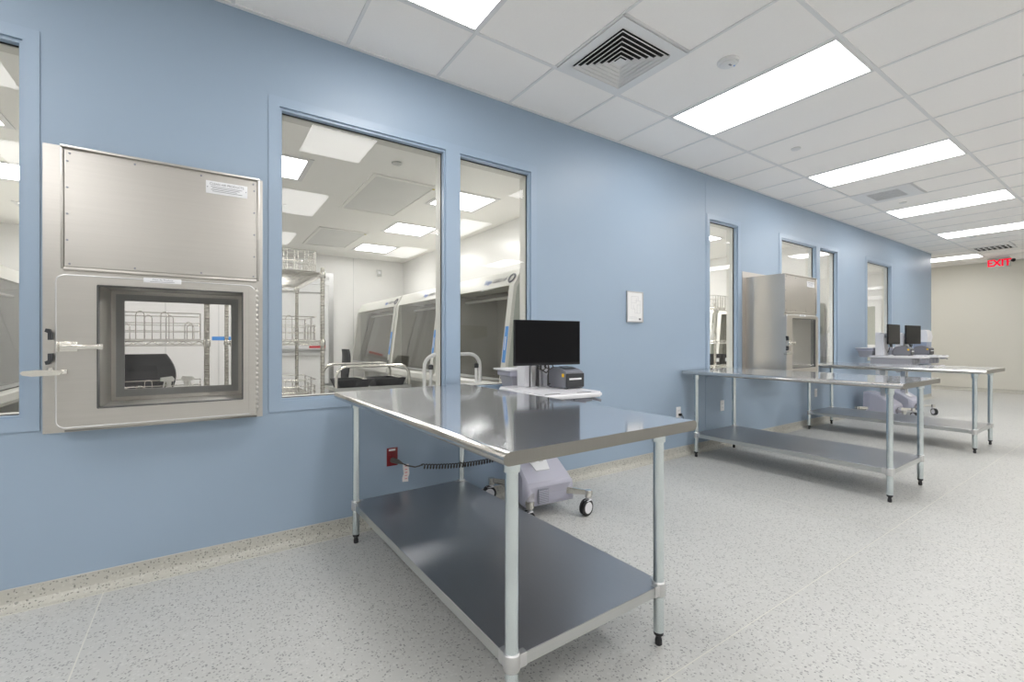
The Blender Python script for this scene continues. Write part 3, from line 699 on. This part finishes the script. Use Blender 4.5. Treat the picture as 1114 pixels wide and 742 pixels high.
PR1 = printer('grey label printer with yellow tab on the cart behind the front table', on_cart(cloc, CR, .128, -.165, .8765), CR+math.radians(4))
ca, cb_ = Vector((8.78, -.37, 0)), Vector((9.60, -.40, 0))
CARTA = cart('left one of two distant carts behind the farthest table', ca, math.radians(2), .975, 1.150, -.10)
CARTB = dup(CARTA, cb_, math.radians(-4), 'right one of two distant carts, nearest the end of the blue wall')
dup(PR1, on_cart(ca, math.radians(2), .115, -.20, .9795), math.radians(2), 'grey label printer on the left distant cart')
dup(PR1, on_cart(cb_, math.radians(-4), .115, -.20, .9795), math.radians(-4), 'grey label printer on the right distant cart')

# ------------------------------------------------------------------ things on the blue wall
t = thing('evacuation_plan', 'framed white floor plan hanging on the blue wall above the front table', 'sign', (3.4175, 0, 1.527))
q = MB(); pierced(q, -.115, .115, -.147, .147, -.016, -.001, [(-.106, .106, -.138, .138)])
obj('frame', q, 'alu', t)
obj('paper', MB().box((-.106, -.010, -.138), (.106, -.002, .138)), 'paper', t)
q = MB()
def ln(x0, z0, x1, z1, w=.0022): q.box((min(x0, x1)-w/2, -.0108, min(z0, z1)-w/2), (max(x0, x1)+w/2, -.0101, max(z0, z1)+w/2))
for a in ((-.05, .10, .045, .10), (.045, .10, .045, .06), (.045, .06, .075, .06), (.075, .06, .075, -.06), (.075, -.06, .0, -.06), (0, -.06, 0, -.02), (0, -.02, -.05, -.02), (-.05, -.02, -.05, .10),
          (-.05, .04, .02, .04), (.02, .04, .02, .08), (.03, -.06, .03, .02), (.03, .02, .075, .02), (-.02, -.02, -.02, .02), (0, .06, .045, .06)): ln(*a)
for i in range(3): ln(-.08, -.095-i*.010, .02+.01*i, -.095-i*.010, .0016)
obj('plan_lines', q, 'lightink', t)
q = MB(); q.box((.055, -.0108, -.125), (.085, -.0101, -.108)); obj('plan_stamp', q, 'ink', t)
def outlet(x, z, label, mat='outlet', plug=True, blank=False):
    t = thing('wall_outlet', label, 'outlet', (x, 0, z))
    q = MB(); q.box((-.037, -.006, -.06), (.037, -.0004, .06), .002); obj('cover_plate', q, mat, t)
    if not blank:
        q = MB()
        for s in (-1, 1):
            q.prism(rrect(-.017, .017, s*.020-.014, s*.020+.014, .006, 3), 'y', -.0085, -.006)
        obj('sockets', q, mat, t)
        q = MB()
        for s in (-1, 1):
            for d in (-.007, .007): q.box((d-.0012, -.0092, s*.020-.004), (d+.0012, -.0084, s*.020+.005))
        obj('slots', q, 'black', t)
    return t
outlet(4.10, .452, 'white wall outlet with a dark plug, left of the middle table')
t = thing('wall_plug', 'small dark plug in the white outlet left of the middle table', 'plug', (4.105, -.010, .432))
q = MB(); q.box((-.014, -.028, -.012), (.014, 0, .012), .004); obj('body', q, 'black', t)
q = MB(); q.tube([(.012, -.02, -.005), (.03, -.024, -.02), (.036, -.02, -.045)], .0035, 6); obj('cable', q, 'black', t)
outlet(4.907, .461, 'white wall outlet under the middle table', blank=False)
outlet(7.296, .454, 'white wall outlet under the farthest table', blank=False)
t = outlet(1.035, .432, 'dark red emergency outlet plate on the blue wall under the front table', 'red')
obj('plate_label', MB().box((-.024, -.0075, .040), (.020, -.0062, .052)), 'label', t)
outlet(10.05, .46, 'small dark red outlet behind the distant carts', 'red')
# coiled cord, plug and tag
t = thing('power_cord', 'grey coiled power cord plugged into the red outlet and running to the cart', 'cord', (1.035, 0, .432))
q = MB(); q.cyl((-.004, -.010, -.02), (.02, -.060, -.024), .017, .015, 14); q.cyl((.02, -.060, -.024), (.036, -.09, -.03), .013, .006, 12)
obj('plug', q, 'cordgrey', t)
lead = [(.034, -.088, -.030), (.06, -.12, -.042), (.10, -.15, -.050), (.13, -.155, -.046), (.15, -.155, -.038)]
q = MB(); q.tube(lead, .0048, 8)
a, b = Vector((.15, -.155, -.052)), Vector((.82, -.27, -.035)); pts = []
turns, per = 34, 12
for i in range(turns*per+1):
    u = i/(turns*per); c = a.lerp(b, u)+Vector((0, 0, -.03*4*u*(1-u)))
    pts.append(c+Vector((.004*math.sin(2*PI*i/per), .014*math.cos(2*PI*i/per), .014*math.sin(2*PI*i/per))))
q.tube(pts, .0040, 6); q.tube([pts[-1], b+Vector((.05, .01, .02)), b+Vector((.06, .02, .06))], .0045, 8)
obj('coiled_cable', q, 'darkwire', t)
q = MB(); q.loft([[(.037+dx, -.100+dy, -.034-z), (.073+dx, -.110+dy, -.034-z), (.073+dx, -.1105+dy, -.034-z), (.037+dx, -.1005+dy, -.034-z)] for z, dx, dy in ((0, 0, 0), (.03, -.002, -.008), (.06, .003, -.006), (.09, -.004, .002), (.115, -.002, .003))])
obj('warning_tag', q, 'tag', t)
q = MB()
for i in range(5): q.box((.046, -.1125-.004*(i in (1, 2)), -.048-i*.02), (.062, -.1115, -.045-i*.02))
obj('tag_print', q, 'redlabel', t)
# towel dispenser near the end of the wall
t = thing('towel_dispenser', 'white towel dispenser with blue-grey lower half near the end of the blue wall', 'dispenser', (11.75, 0, 1.06))
q = MB(); q.prism([(0, .12), (-.20, .12), (-.215, .22), (-.20, .33), (-.16, .36), (0, .36)], 'x', -.15, .15); obj('upper_cover', q, 'cartwhite', t)
q = MB(); q.prism([(0, 0), (-.15, 0), (-.195, .03), (-.20, .1195), (0, .1195)], 'x', -.148, .148); obj('lower_cover', q, 'towel', t)
q = MB(); q.box((-.12, -.16, -.012), (.12, -.05, 0), .004); obj('paper_slot', q, 'black', t)
# ------------------------------------------------------------------ inside the labs: safety cabinets
def hood(label, loc, rot, w, logo=True, sticker=True, inner='hoodin'):
    t = thing('biosafety_cabinet', label, 'lab cabinet', loc, rot, 'biosafety cabinets')
    # local: front faces -y, x from 0 (left) to w (right); near end is x = w
    D, zt, zh, zs = .86, 1.86, 1.70, .84
    yh, ys = -.075, -.185
    prof = [(.05, zt), (.005, zt-.02), (yh, zh), (ys, zs), (ys-.03, zs-.03), (ys-.03, zs-.085), (ys+.05, zs-.14), (D, zs-.14), (D, zt)]
    th = .075
    b = MB(); b.prism(prof, 'x', 0, th); b.prism(prof, 'x', w-th, w)
    b.prism([(.05, zt), (.005, zt-.02), (yh, zh), (.20, zh), (.24, zh+.05), (D, zh+.05), (D, zt)], 'x', th, w-th)
    b.prism([(ys+.002, zs-.005), (ys-.03, zs-.03), (ys-.03, zs-.085), (ys+.05, zs-.14), (D, zs-.14), (D, zs-.07), (ys+.06, zs-.07)], 'x', th, w-th)
    bd = obj('body', b, 'hood', t)
    i_ = MB(); i_.box((th, .60, zs-.07), (w-th, .64, zh+.05)); i_.box((th, -.11, zs-.069), (w-th, .60, zs-.05)); i_.box((th, -.04, zs-.05), (th+.006, .60, zh)); i_.box((w-th-.006, -.04, zs-.05), (w-th, .60, zh)); i_.box((th+.006, .30, zh-.0), (w-th-.006, .60, zh+.045))
    i_.box((w*.5-.004, .592, zs-.05), (w*.5+.004, .6, zh))
    obj('work_chamber', i_, inner, t)
    def py(z): return yh+(z-zh)*(yh-ys)/(zh-zs)
    s = MB(); s.prism([(py(zh)+.006, zh-.002), (py(zh)+.012, zh-.002), (py(zs+.02)+.012, zs+.02), (py(zs+.02)+.006, zs+.02)], 'x', th+.002, w-th-.002)
    obj('sash', s, 'sash', t)
    s = MB(); s.prism([(py(zs+.03)+.004, zs+.03), (py(zs+.03)-.006, zs+.03), (py(zs+.005)-.006, zs+.005), (py(zs+.005)+.004, zs+.005)], 'x', th+.002, w-th-.002); obj('sash_handle', s, 'lip', t)
    obj('lamp_tube', MB().cyl((th+.10, .12, zh-.075), (w-th-.06, .12, zh-.075), .014, n=10), 'whitepaint', t)
    obj('side_panel', MB().prism([(.06, zt-.02), (yh+.03, zh-.02), (ys+.03, zs), (ys+.07, zs-.12), (D-.03, zs-.12), (D-.03, zt-.02)], 'x', w+.0003, w+.004), 'hoodside', t)
    o = MB()
    for x, z in ((w-.36, zs+.13), (w-.36, zs+.01)): o.cyl((x, .599, z), (x, .585, z), .042, n=20)
    obj('service_ports', o, 'black', t)
    if sticker:
        s = MB(); n_ = Vector((0, -1, -.145)).normalized()
        def onp(x, z, e): return (x, py(z)-e, z)
        s.loft([[onp(w-.060, 1.33, .0005), onp(w-.012, 1.33, .0005), onp(w-.012, 1.33, .003), onp(w-.060, 1.33, .003)], [onp(w-.060, 1.01, .0005), onp(w-.012, 1.01, .0005), onp(w-.012, 1.01, .003), onp(w-.060, 1.01, .003)]])
        st = obj('blue_sticker', s, 'bluesticker', t)
        s = MB(); s.loft([[onp(w-.042, 1.24, .0032), onp(w-.030, 1.24, .0032), onp(w-.030, 1.24, .0038), onp(w-.042, 1.24, .0038)], [onp(w-.042, 1.12, .0032), onp(w-.030, 1.12, .0032), onp(w-.030, 1.12, .0038), onp(w-.042, 1.12, .0038)]])
        obj('sticker_print', s, 'label', st)
        s = MB(); s.loft([[onp(w-.05, .93, .0005), onp(w-.022, .93, .0005), onp(w-.022, .93, .006), onp(w-.05, .93, .006)], [onp(w-.05, .87, .0005), onp(w-.022, .87, .0005), onp(w-.022, .87, .006), onp(w-.05, .87, .006)]]); obj('power_switch', s, 'black', t)
    if logo:
        tl = math.atan2(.08, zt-.02-zh); F = at(0, -.0365, 1.768) @ Matrix.Rotation(-tl, 4, 'X')
        s = MB(); text(s, 'Edge', .068, F @ at(w-.56, -.002, -.02) @ FACE_S, .0005); obj('lettering', s, 'blueink', t)
        s = MB(); text(s, 'GARD HF', .062, F @ at(w-.405, -.002, -.02) @ FACE_S, .0005, .9)
        s.tube([(F @ at(w-.085+.042*math.cos(2*PI*k/24), -.002, .0+.042*math.sin(2*PI*k/24))).translation for k in range(24)], .009, 6, closed=True)
        obj('emblem', s, 'ink', t)
    # stand
    s = MB()
    for x in (.06, w-.06):
        for y in (.06, D-.06): s.box((x-.03, y-.03, .03), (x+.03, y+.03, zs-.141)); s.lathe([(.03, 0), (.03, .01), (.012, .012), (.012, .03)], 12, (x, y, 0))
        s.box((x-.025, .09, .12), (x+.025, D-.09, .16))
    s.box((.09, D-.09, .12), (w-.09, D-.04, .16))
    obj('stand', s, 'offwhite', t)
    return t
# along the right-hand wall of the first lab; rotated so that the front faces -x and the near end is local x = w
W90 = -PI/2
def hood_right(label, ynear, w, xf, **k): return hood(label, (xf-.02, ynear+w, 0), W90, w, **k)
hood_right('biosafety cabinet nearest the big window, with a blue strip sticker', .36, 1.42, 2.36)
hood_right('middle biosafety cabinet on the right lab wall', 1.86, 1.42, 2.36)
hood_right('farthest biosafety cabinet on the right lab wall, in the back corner', 3.33, 1.95, 2.36)
# left wall of the first lab (front faces +x)
hood('biosafety cabinet on the left lab wall, behind the leftmost window', (-1.40, 1.6, 0), PI/2, 1.9, logo=False, sticker=False, inner='hoodinshade')
hood('biosafety cabinet at the back of the left lab wall', (-1.40, 3.6, 0), PI/2, 1.9, logo=False, sticker=False, inner='hoodinshade')
# second lab
hood('biosafety cabinet of the second lab, behind the double window', (8.1, 1.95, 0), W90, 1.42, logo=False, sticker=False)
hood('rear biosafety cabinet of the second lab, behind the narrow window', (8.1, 3.5, 0), W90, 1.45, logo=False, sticker=False)

# ------------------------------------------------------------------ wire shelving
def wire_shelf(mb, x0, x1, y0, y1, z, r=.0028):
    for zz in (z, z-.032):
        for a, b in (((x0, y0), (x1, y0)), ((x1, y0), (x1, y1)), ((x1, y1), (x0, y1)), ((x0, y1), (x0, y0))): mb.cyl((*a, zz), (*b, zz), r*1.25, n=6)
    def zig(p, q):
        p, q = Vector(p), Vector(q); n = max(2, int((q-p).length/.075)); pts = []
        for i in range(n*2+1): pts.append(p.lerp(q, i/(n*2))+Vector((0, 0, -.002 if i % 2 else -.030)))
        mb.tube(pts, r*.9, 5)
    zig((x0, y0, z), (x1, y0, z)); zig((x1, y0, z), (x1, y1, z)); zig((x1, y1, z), (x0, y1, z)); zig((x0, y1, z), (x0, y0, z))
    n = int((x1-x0)/.032)
    long_y = (y1-y0) > (x1-x0)
    if long_y:
        n = int((y1-y0)/.027)
        for i in range(1, n): y = y0+(y1-y0)*i/n; mb.cyl((x0, y, z+.003), (x1, y, z+.003), r*.75, n=5)
        for i in range(1, 4): x = x0+(x1-x0)*i/4; mb.cyl((x, y0, z-.003), (x, y1, z-.003), r*1.2, n=5)
    else:
        for i in range(1, n): x = x0+(x1-x0)*i/n; mb.cyl((x, y0, z+.003), (x, y1, z+.003), r*.75, n=5)
        for i in range(1, 4): y = y0+(y1-y0)*i/4; mb.cyl((x0, y, z-.003), (x1, y, z-.003), r*1.2, n=5)
def rack(label, cx, cy, wx, wy, H, levels):
    t = thing('wire_rack', label, 'rack', (cx, cy, 0), 0, 'chrome wire racks')
    hx, hy = wx/2, wy/2
    for sx in (-1, 1):
        for sy in (-1, 1):
            q = MB(); x, y = sx*(hx-.013), sy*(hy-.013)
            prof = [(.009, 0), (.018, .004), (.018, .014), (.008, .018), (.008, .03), (.0165, .031)]
            z = .05
            while z < H-.03: prof += [(.0165, z), (.0158, z+.001), (.0158, z+.003), (.0165, z+.004)]; z += .0254
            prof += [(.0165, H-.004), (.013, H)]
            q.lathe(prof, 12, (x, y, 0))
            po = obj('post', q, 'postchrome', t, 60)
            q = MB()
            for zl in levels: q.lathe([(.0195, zl-.040), (.023, zl-.034), (.021, zl+.004), (.018, zl+.010)], 12, (x, y, 0))
            obj('collars', q, 'satin', po)
    for zl in levels:
        q = MB(); wire_shelf(q, -hx+.02, hx-.02, -hy+.02, hy-.02, zl); obj('wire_shelf', q, 'chrome', t)
    return t
def wire_basket(label, x0, x1, y0, y1, z, h, step=.11, loops=True, group='wire shelf baskets'):
    t = thing('wire_basket', label, 'basket', ((x0+x1)/2, (y0+y1)/2, z), 0, group)
    hx, hy = (x1-x0)/2, (y1-y0)/2
    q = MB(); r = .0026
    for zz in (.004, h*.33, h*.62, h):
        rr = r*1.4 if zz == h else r
        pts = [Vector((u, v, zz)) for u, v in rrect(-hx, hx, -hy, hy, .02, 3)]; q.tube(pts, rr, 6, closed=True)
    obj('rails', q, 'chrome', t)
    q = MB()
    def loop(p, d, w, hh):
        d = Vector(d); p = Vector(p); up = Vector((0, 0, 1))
        q.tube([p-d*w/2, p-d*w/2+up*(hh-.02), p-d*(w/2-.008)+up*(hh-.006), p+up*hh-d*w*.1, p+up*hh+d*w*.1, p+d*(w/2-.008)+up*(hh-.006), p+d*w/2+up*(hh-.02), p+d*w/2], r, 5)
    nx, ny = max(1, round(2*hx/step)), max(1, round(2*hy/step))
    for i in range(nx):
        for s in (-1, 1):
            x = -hx+(i+.5)*2*hx/nx; hh = h*(1.03 if (i % 3) else .66)
            if loops: loop((x, s*hy, .001), (1, 0, 0), .045, hh)
            else: q.cyl((x-.02, s*hy, .001), (x-.02, s*hy, h), r, n=5); q.cyl((x+.03, s*hy, .001), (x+.03, s*hy, h), r, n=5)
    for i in range(ny):
        for s in (-1, 1):
            y = -hy+(i+.5)*2*hy/ny
            if loops: loop((s*hx, y, .001), (0, 1, 0), .045, h*(1.03 if i % 2 else .66))
            else: q.cyl((s*hx, y-.02, .001), (s*hx, y-.02, h), r, n=5); q.cyl((s*hx, y+.03, .001), (s*hx, y+.03, h), r, n=5)
    obj('wires', q, 'chrome', t)
    return t
LV = [.25, .735, 1.20, 1.745]
rack('chrome wire rack standing behind the left part of the big window', .485, 1.535, .635, 1.245, 1.79, LV)
rack('chrome wire rack seen through the door of the nearer pass-through cabinet', -.285, 1.535, .635, 1.245, 1.79, LV)
for (cx, w, nm) in ((.485, .53, 'rack behind the big window'), (-.285, .53, 'rack behind the nearer pass-through')):
    for z, h, lp, lv in ((.743, .15, True, 'lower shelf'), (1.208, .185, True, 'middle shelf'), (1.753, .17, False, 'top shelf')):
        if nm.endswith('pass-through') and lv == 'top shelf': continue
        wire_basket('wire basket on the '+lv+' of the '+nm, cx-w/2, cx+w/2, .97, 1.52, z, h, .13 if lp else .075, lp)
# second lab rack
rack('chrome wire rack behind the narrow window of the second lab', 6.12, 1.25, .60, 1.22, 1.72, [.25, .86, 1.20, 1.66])
wire_basket('fine wire basket on top of the rack behind the narrow window', 5.86, 6.38, .70, 1.25, 1.668, .17, .06, False)
def spray_bottle(label, x, y, z, rot=0):
    t = thing('spray_bottle', label, 'bottle', (x, y, z), rot, 'white spray bottles')
    obj('body', MB().lathe([(.030, 0), (.037, .004), (.038, .11), (.034, .135), (.018, .165), (.013, .175), (.013, .19)], 18), 'bottle', t)
    q = MB(); q.lathe([(.016, .185), (.016, .205), (.011, .21)], 14); q.prism([(-.055, .212), (-.05, .238), (.02, .245), (.032, .228), (.028, .205), (-.02, .205)], 'y', -.011, .011); q.prism([(-.03, .206), (-.022, .206), (-.030, .165), (-.038, .16)], 'y', -.006, .006)
    obj('trigger_head', q, 'bottle', t)
    return t
spray_bottle('white spray bottle on the rack behind the narrow window', 6.02, .80, 1.207, .5)
spray_bottle('left one of two white spray bottles on the lower shelf behind the nearer pass-through', -.195, .93, .743, .3).scale = (.9, .9, .88)
spray_bottle('right one of two white spray bottles on the lower shelf behind the nearer pass-through', -.10, .935, .743, 2.6).scale = (.9, .9, .88)
for i, (x, y) in enumerate(((5.98, .86), (6.24, .86))):
    t = thing('storage_bin', ('left', 'right')[i]+' black storage bin on the low shelf of the rack behind the narrow window', 'bin', (x, y, .868), 0, 'black bins on the second lab rack')
    q = MB(); q.loft([[(-.09, -.13, 0), (.09, -.13, 0), (.09, .13, 0), (-.09, .13, 0)], [(-.115, -.15, .14), (.115, -.15, .14), (.115, .15, .14), (-.115, .15, .14)], [(-.105, -.14, .14), (.105, -.14, .14), (.105, .14, .14), (-.105, .14, .14)], [(-.082, -.12, .008), (.082, -.12, .008), (.082, .12, .008), (-.082, .12, .008)]])
    obj('tub', q, 'black', t); obj('label_card', MB().box((-.05, -.147, .04), (.05, -.1415, .09)), 'label', t)

# ------------------------------------------------------------------ lab furniture
def office_chair(label, loc, rot):
    t = thing('office_chair', label, 'chair', loc, rot, 'black lab chairs')
    q = MB().loft([[(u*s, v*s, z) for u, v in rrect(-.24, .24, -.24, .23, .09, 5)] for s, z in ((.86, .49), (1, .505), (1, .545), (.9, .565))]); obj('seat', q, 'fabric', t)
    rings = []
    for k in range(9):
        u = k/8; z = .66+.42*u; w = .13+.10*math.sin(PI*(.12+.76*u)); y = .26+.03*math.cos(PI*u)+.05*u*u
        rings.append([(-w, y-.02, z), (-w*.55, y+.012, z), (w*.55, y+.012, z), (w, y-.02, z), (w, y+.012, z), (w*.55, y+.052, z), (-w*.55, y+.052, z), (-w, y+.012, z)])
    obj('backrest', MB().loft(rings), 'fabric', t, 60)
    obj('back_bracket', MB().tube([(0, .08, .48), (0, .26, .47), (0, .335, .54), (0, .335, .80)], .018, 8), 'black', t)
    obj('gas_column', MB().cyl((0, 0, .10), (0, 0, .30), .032, n=14).cyl((0, 0, .30), (0, 0, .49), .018, n=14), 'black', t)
    for i in range(5):
        a = 2*PI*i/5+.3; c, s = math.cos(a), math.sin(a)
        q = MB(); q.tube([(c*.02, s*.02, .115), (c*.28, s*.28, .085)], .02, 8, radii=[.026, .016]); lg = obj('base_arm', q, 'black', t)
        n_ = Vector((-s, c, 0)); p = Vector((c*.28, s*.28, .03))
        obj('caster', MB().cyl(p-n_*.022, p+n_*.022, .03, n=14), 'rubber', lg)
    return t
office_chair('black office chair in front of the farthest biosafety cabinet', (2.02, 3.95, 0), math.radians(84))
oc = office_chair('black office chair behind the wire rack, seen through the pass-through door', (-.42, 2.72, 0), math.radians(168)); oc.scale = (1.18, 1.1, 1.0)
# stainless cart with tube rails
t = thing('utility_cart', 'stainless utility cart with tubular rails behind the far end of the front table', 'cart', (1.22, 1.22, 0))
def shelf_pan(z, parent):
    q = MB(); hx, hy = .33, .27
    q.box((-hx, -hy, z-.004), (hx, hy, z)); q.box((-hx, -hy, z), (hx, -hy+.004, z+.025)); q.box((-hx, hy-.004, z), (hx, hy, z+.025)); q.box((-hx, -hy+.004, z), (-hx+.004, hy-.004, z+.025)); q.box((hx-.004, -hy+.004, z), (hx, hy-.004, z+.025))
    return obj('shelf_pan', q, 'lip', parent)
shelf_pan(.785, t); shelf_pan(.25, t)
for y in (-.25, .25):
    q = MB(); pts = [Vector((-.315, y, .10)), Vector((-.315, y, .88))]+[Vector((-.225-.09*math.cos(a*PI/12), y, .895+.09*math.sin(a*PI/12))) for a in range(1, 6)]+[Vector((-.225, y, .985)), Vector((.225, y, .985))]+[Vector((.225+.09*math.sin(a*PI/12), y, .895+.09*math.cos(a*PI/12))) for a in range(1, 6)]+[Vector((.315, y, .88)), Vector((.315, y, .10))]
    q.tube(pts, .0125, 10); fr = obj('tube_frame', q, 'satin', t)
    for s in (-1, 1): obj('caster', MB().cyl((s*.315, y-.014, .05), (s*.315, y+.014, .05), .05, n=20).cyl((s*.315, y, .06), (s*.315, y, .115), .012, n=8), 'rubber', fr)
for i, x in enumerate((-.155, .155)):
    b = thing('parts_tray', ('left', 'right')[i]+' black open tray on the stainless utility cart', 'tray', (1.22+x, 1.14, .7855), 0, 'black trays on the utility cart')
    q = MB(); q.loft([[(-.11, -.12, 0), (.11, -.12, 0), (.11, .12, 0), (-.11, .12, 0)], [(-.145, -.14, .085), (.145, -.14, .085), (.145, .14, .085), (-.145, .14, .085)], [(-.135, -.13, .085), (.135, -.13, .085), (.135, .13, .085), (-.135, .13, .085)], [(-.10, -.11, .006), (.10, -.11, .006), (.10, .11, .006), (-.10, .11, .006)]])
    obj('tub', q, 'black', b)
    q = MB(); q.loft([[(.06, -.141, .086), (.10, -.141, .086), (.10, .141, .086), (.06, .141, .086)], [(.06, -.141, .092), (.10, -.141, .092), (.10, .141, .092), (.06, .141, .092)]]); obj('divider_strap', q, 'satin', b)
# white equipment trolley with looped handle
t = thing('equipment_trolley', 'white trolley with a looped tube handle in front of the nearest biosafety cabinet', 'trolley', (1.80, .62, 0))
q = MB(); pts = [Vector((-.27, .0, .12)), Vector((-.27, 0, .96))]+[Vector((-.16-.11*math.cos(a*PI/12), 0, .975+.11*math.sin(a*PI/12))) for a in range(1, 6)]+[Vector((-.16, 0, 1.085)), Vector((.16, 0, 1.085))]+[Vector((.16+.11*math.sin(a*PI/12), 0, .975+.11*math.cos(a*PI/12))) for a in range(1, 6)]+[Vector((.27, 0, .96)), Vector((.27, 0, .12))]
q.tube(pts, .0155, 12); obj('loop_handle', q, 'whitepaint', t)
q = MB(); q.box((-.25, -.24, .80), (.25, -.017, .83), .008); obj('top_tray', q, 'whitepaint', t)
q = MB(); q.box((-.25, -.24, .18), (.25, -.017, .21), .008); obj('bottom_tray', q, 'whitepaint', t)
for sx in (-1, 1):
    q = MB(); q.cyl((sx*.22, -.02, .805), (sx*.22, -.02, .96), .013, n=12); st = obj('clamp_post', q, 'whitepaint', t)
    obj('clamp_knob', MB().lathe([(.018, .96), (.021, .965), (.021, .995), (.014, 1.0)], 14, (sx*.22, -.02, 0)), 'black', st)
    for y in (-.22, -.03): obj('caster', MB().cyl((sx*.22-.012, y, .05), (sx*.22+.012, y, .05), .05, n=18).cyl((sx*.22, y, .06), (sx*.22, y, .181), .012, n=8), 'rubber', st)
t = thing('monitor_tablet', 'small dark device leaning on the white trolley', 'device', (1.66, .50, .831))
q = MB(); q.prism([(-.03, 0), (.03, 0), (.0, .12), (-.012, .12)], 'y', -.06, .06); obj('body', q, 'black', t); obj('base_plate', MB().box((-.05, -.07, -.0008), (.06, .07, .004), .001), 'lavdark', t)

# lab doors ------------------------------------------------------------
def lab_door(name, loc, rot, w, h, top, gm='doorglass', label_red=True):
    r = sroot(name, loc, rot)
    q = MB(); pierced(q, -w/2-.08, w/2+.08, 0, top, -.03, -.001, [(-w/2, w/2, 0, h), (-w/2, w/2, h+.09, top-.07)]); struct('door_frame', q, 'alu', r)
    q = MB(); pierced(q, -w/2+.005, w/2-.005, .008, h-.006, -.045, -.005, [(-w/2+.12, w/2-.12, 1.12, h-.14), (-w/2+.12, w/2-.12, .25, .95)]); struct('door_leaf', q, 'whitepaint', r)
    struct('door_glass', MB().box((-w/2+.12, -.028, 1.12), (w/2-.12, -.022, h-.14)).box((-w/2+.12, -.028, .25), (w/2-.12, -.022, .95)), gm, r)
    struct('transom_panel', MB().box((-w/2, -.02, h+.09), (w/2, -.012, top-.07)), 'whitepaint', r)
    struct('push_bar', MB().box((-w/2+.06, -.085, 1.02), (w/2-.06, -.05, 1.07), .006).box((-w/2+.07, -.05, 1.03), (-w/2+.11, -.0455, 1.06)).box((w/2-.11, -.05, 1.03), (w/2-.07, -.0455, 1.06)), 'alu', r)
    if label_red: struct('door_label', MB().box((w/2-.33, -.0475, 1.075), (w/2-.06, -.0455, 1.115)), 'redlabel', r)
    return r
lab_door('door_1', (1.40, YB, 0), 0, .92, 2.2, 2.42)
lab_door('door_2', (12.5, 1.22, 0), -PI/2, .92, 2.12, 2.42, 'frosted', False)
c = MB()
for x in (-1.5, -.476, .2, .75, 2.3): c.box((x-.004, YB-.002, .1), (x+.004, YB, LZ1))
struct('trim_5', c, 'lip')
t = thing('wall_tape', 'strip of blue tape on the white back wall of the lab', 'tape', (.30, YB-.0025, 1.24))
obj('strip', MB().box((-.19, -.002, -.03), (.19, 0, .03)), 'bluesticker', t); obj('folded_end', MB().box((.19, -.003, -.028), (.23, 0, .028)), 'bluesticker', t)

# ------------------------------------------------------------------ camera and view
cam = bpy.data.cameras.new('camera'); co = bpy.data.objects.new('camera', cam); COL.objects.link(co)
cam.sensor_fit = 'HORIZONTAL'; cam.sensor_width = 36; cam.lens = 492.82/1114*36; cam.clip_start = .05
co.location = (0, -2.9355, 1.2); co.rotation_euler = (PI/2, 0, -math.radians(34.251))
S.camera = co
w = bpy.data.worlds.new('world'); S.world = w; w.use_nodes = True
w.node_tree.nodes['Background'].inputs[0].default_value = (.5, .5, .5, 1); w.node_tree.nodes['Background'].inputs[1].default_value = .0
S.view_settings.view_transform = 'Standard'; S.view_settings.look = 'None'
S.view_settings.exposure = 0.06; S.view_settings.gamma = 1; S.view_settings.use_curve_mapping = False
S.cycles.max_bounces = 14; S.cycles.transparent_max_bounces = 16; S.cycles.glossy_bounces = 6; S.cycles.diffuse_bounces = 6
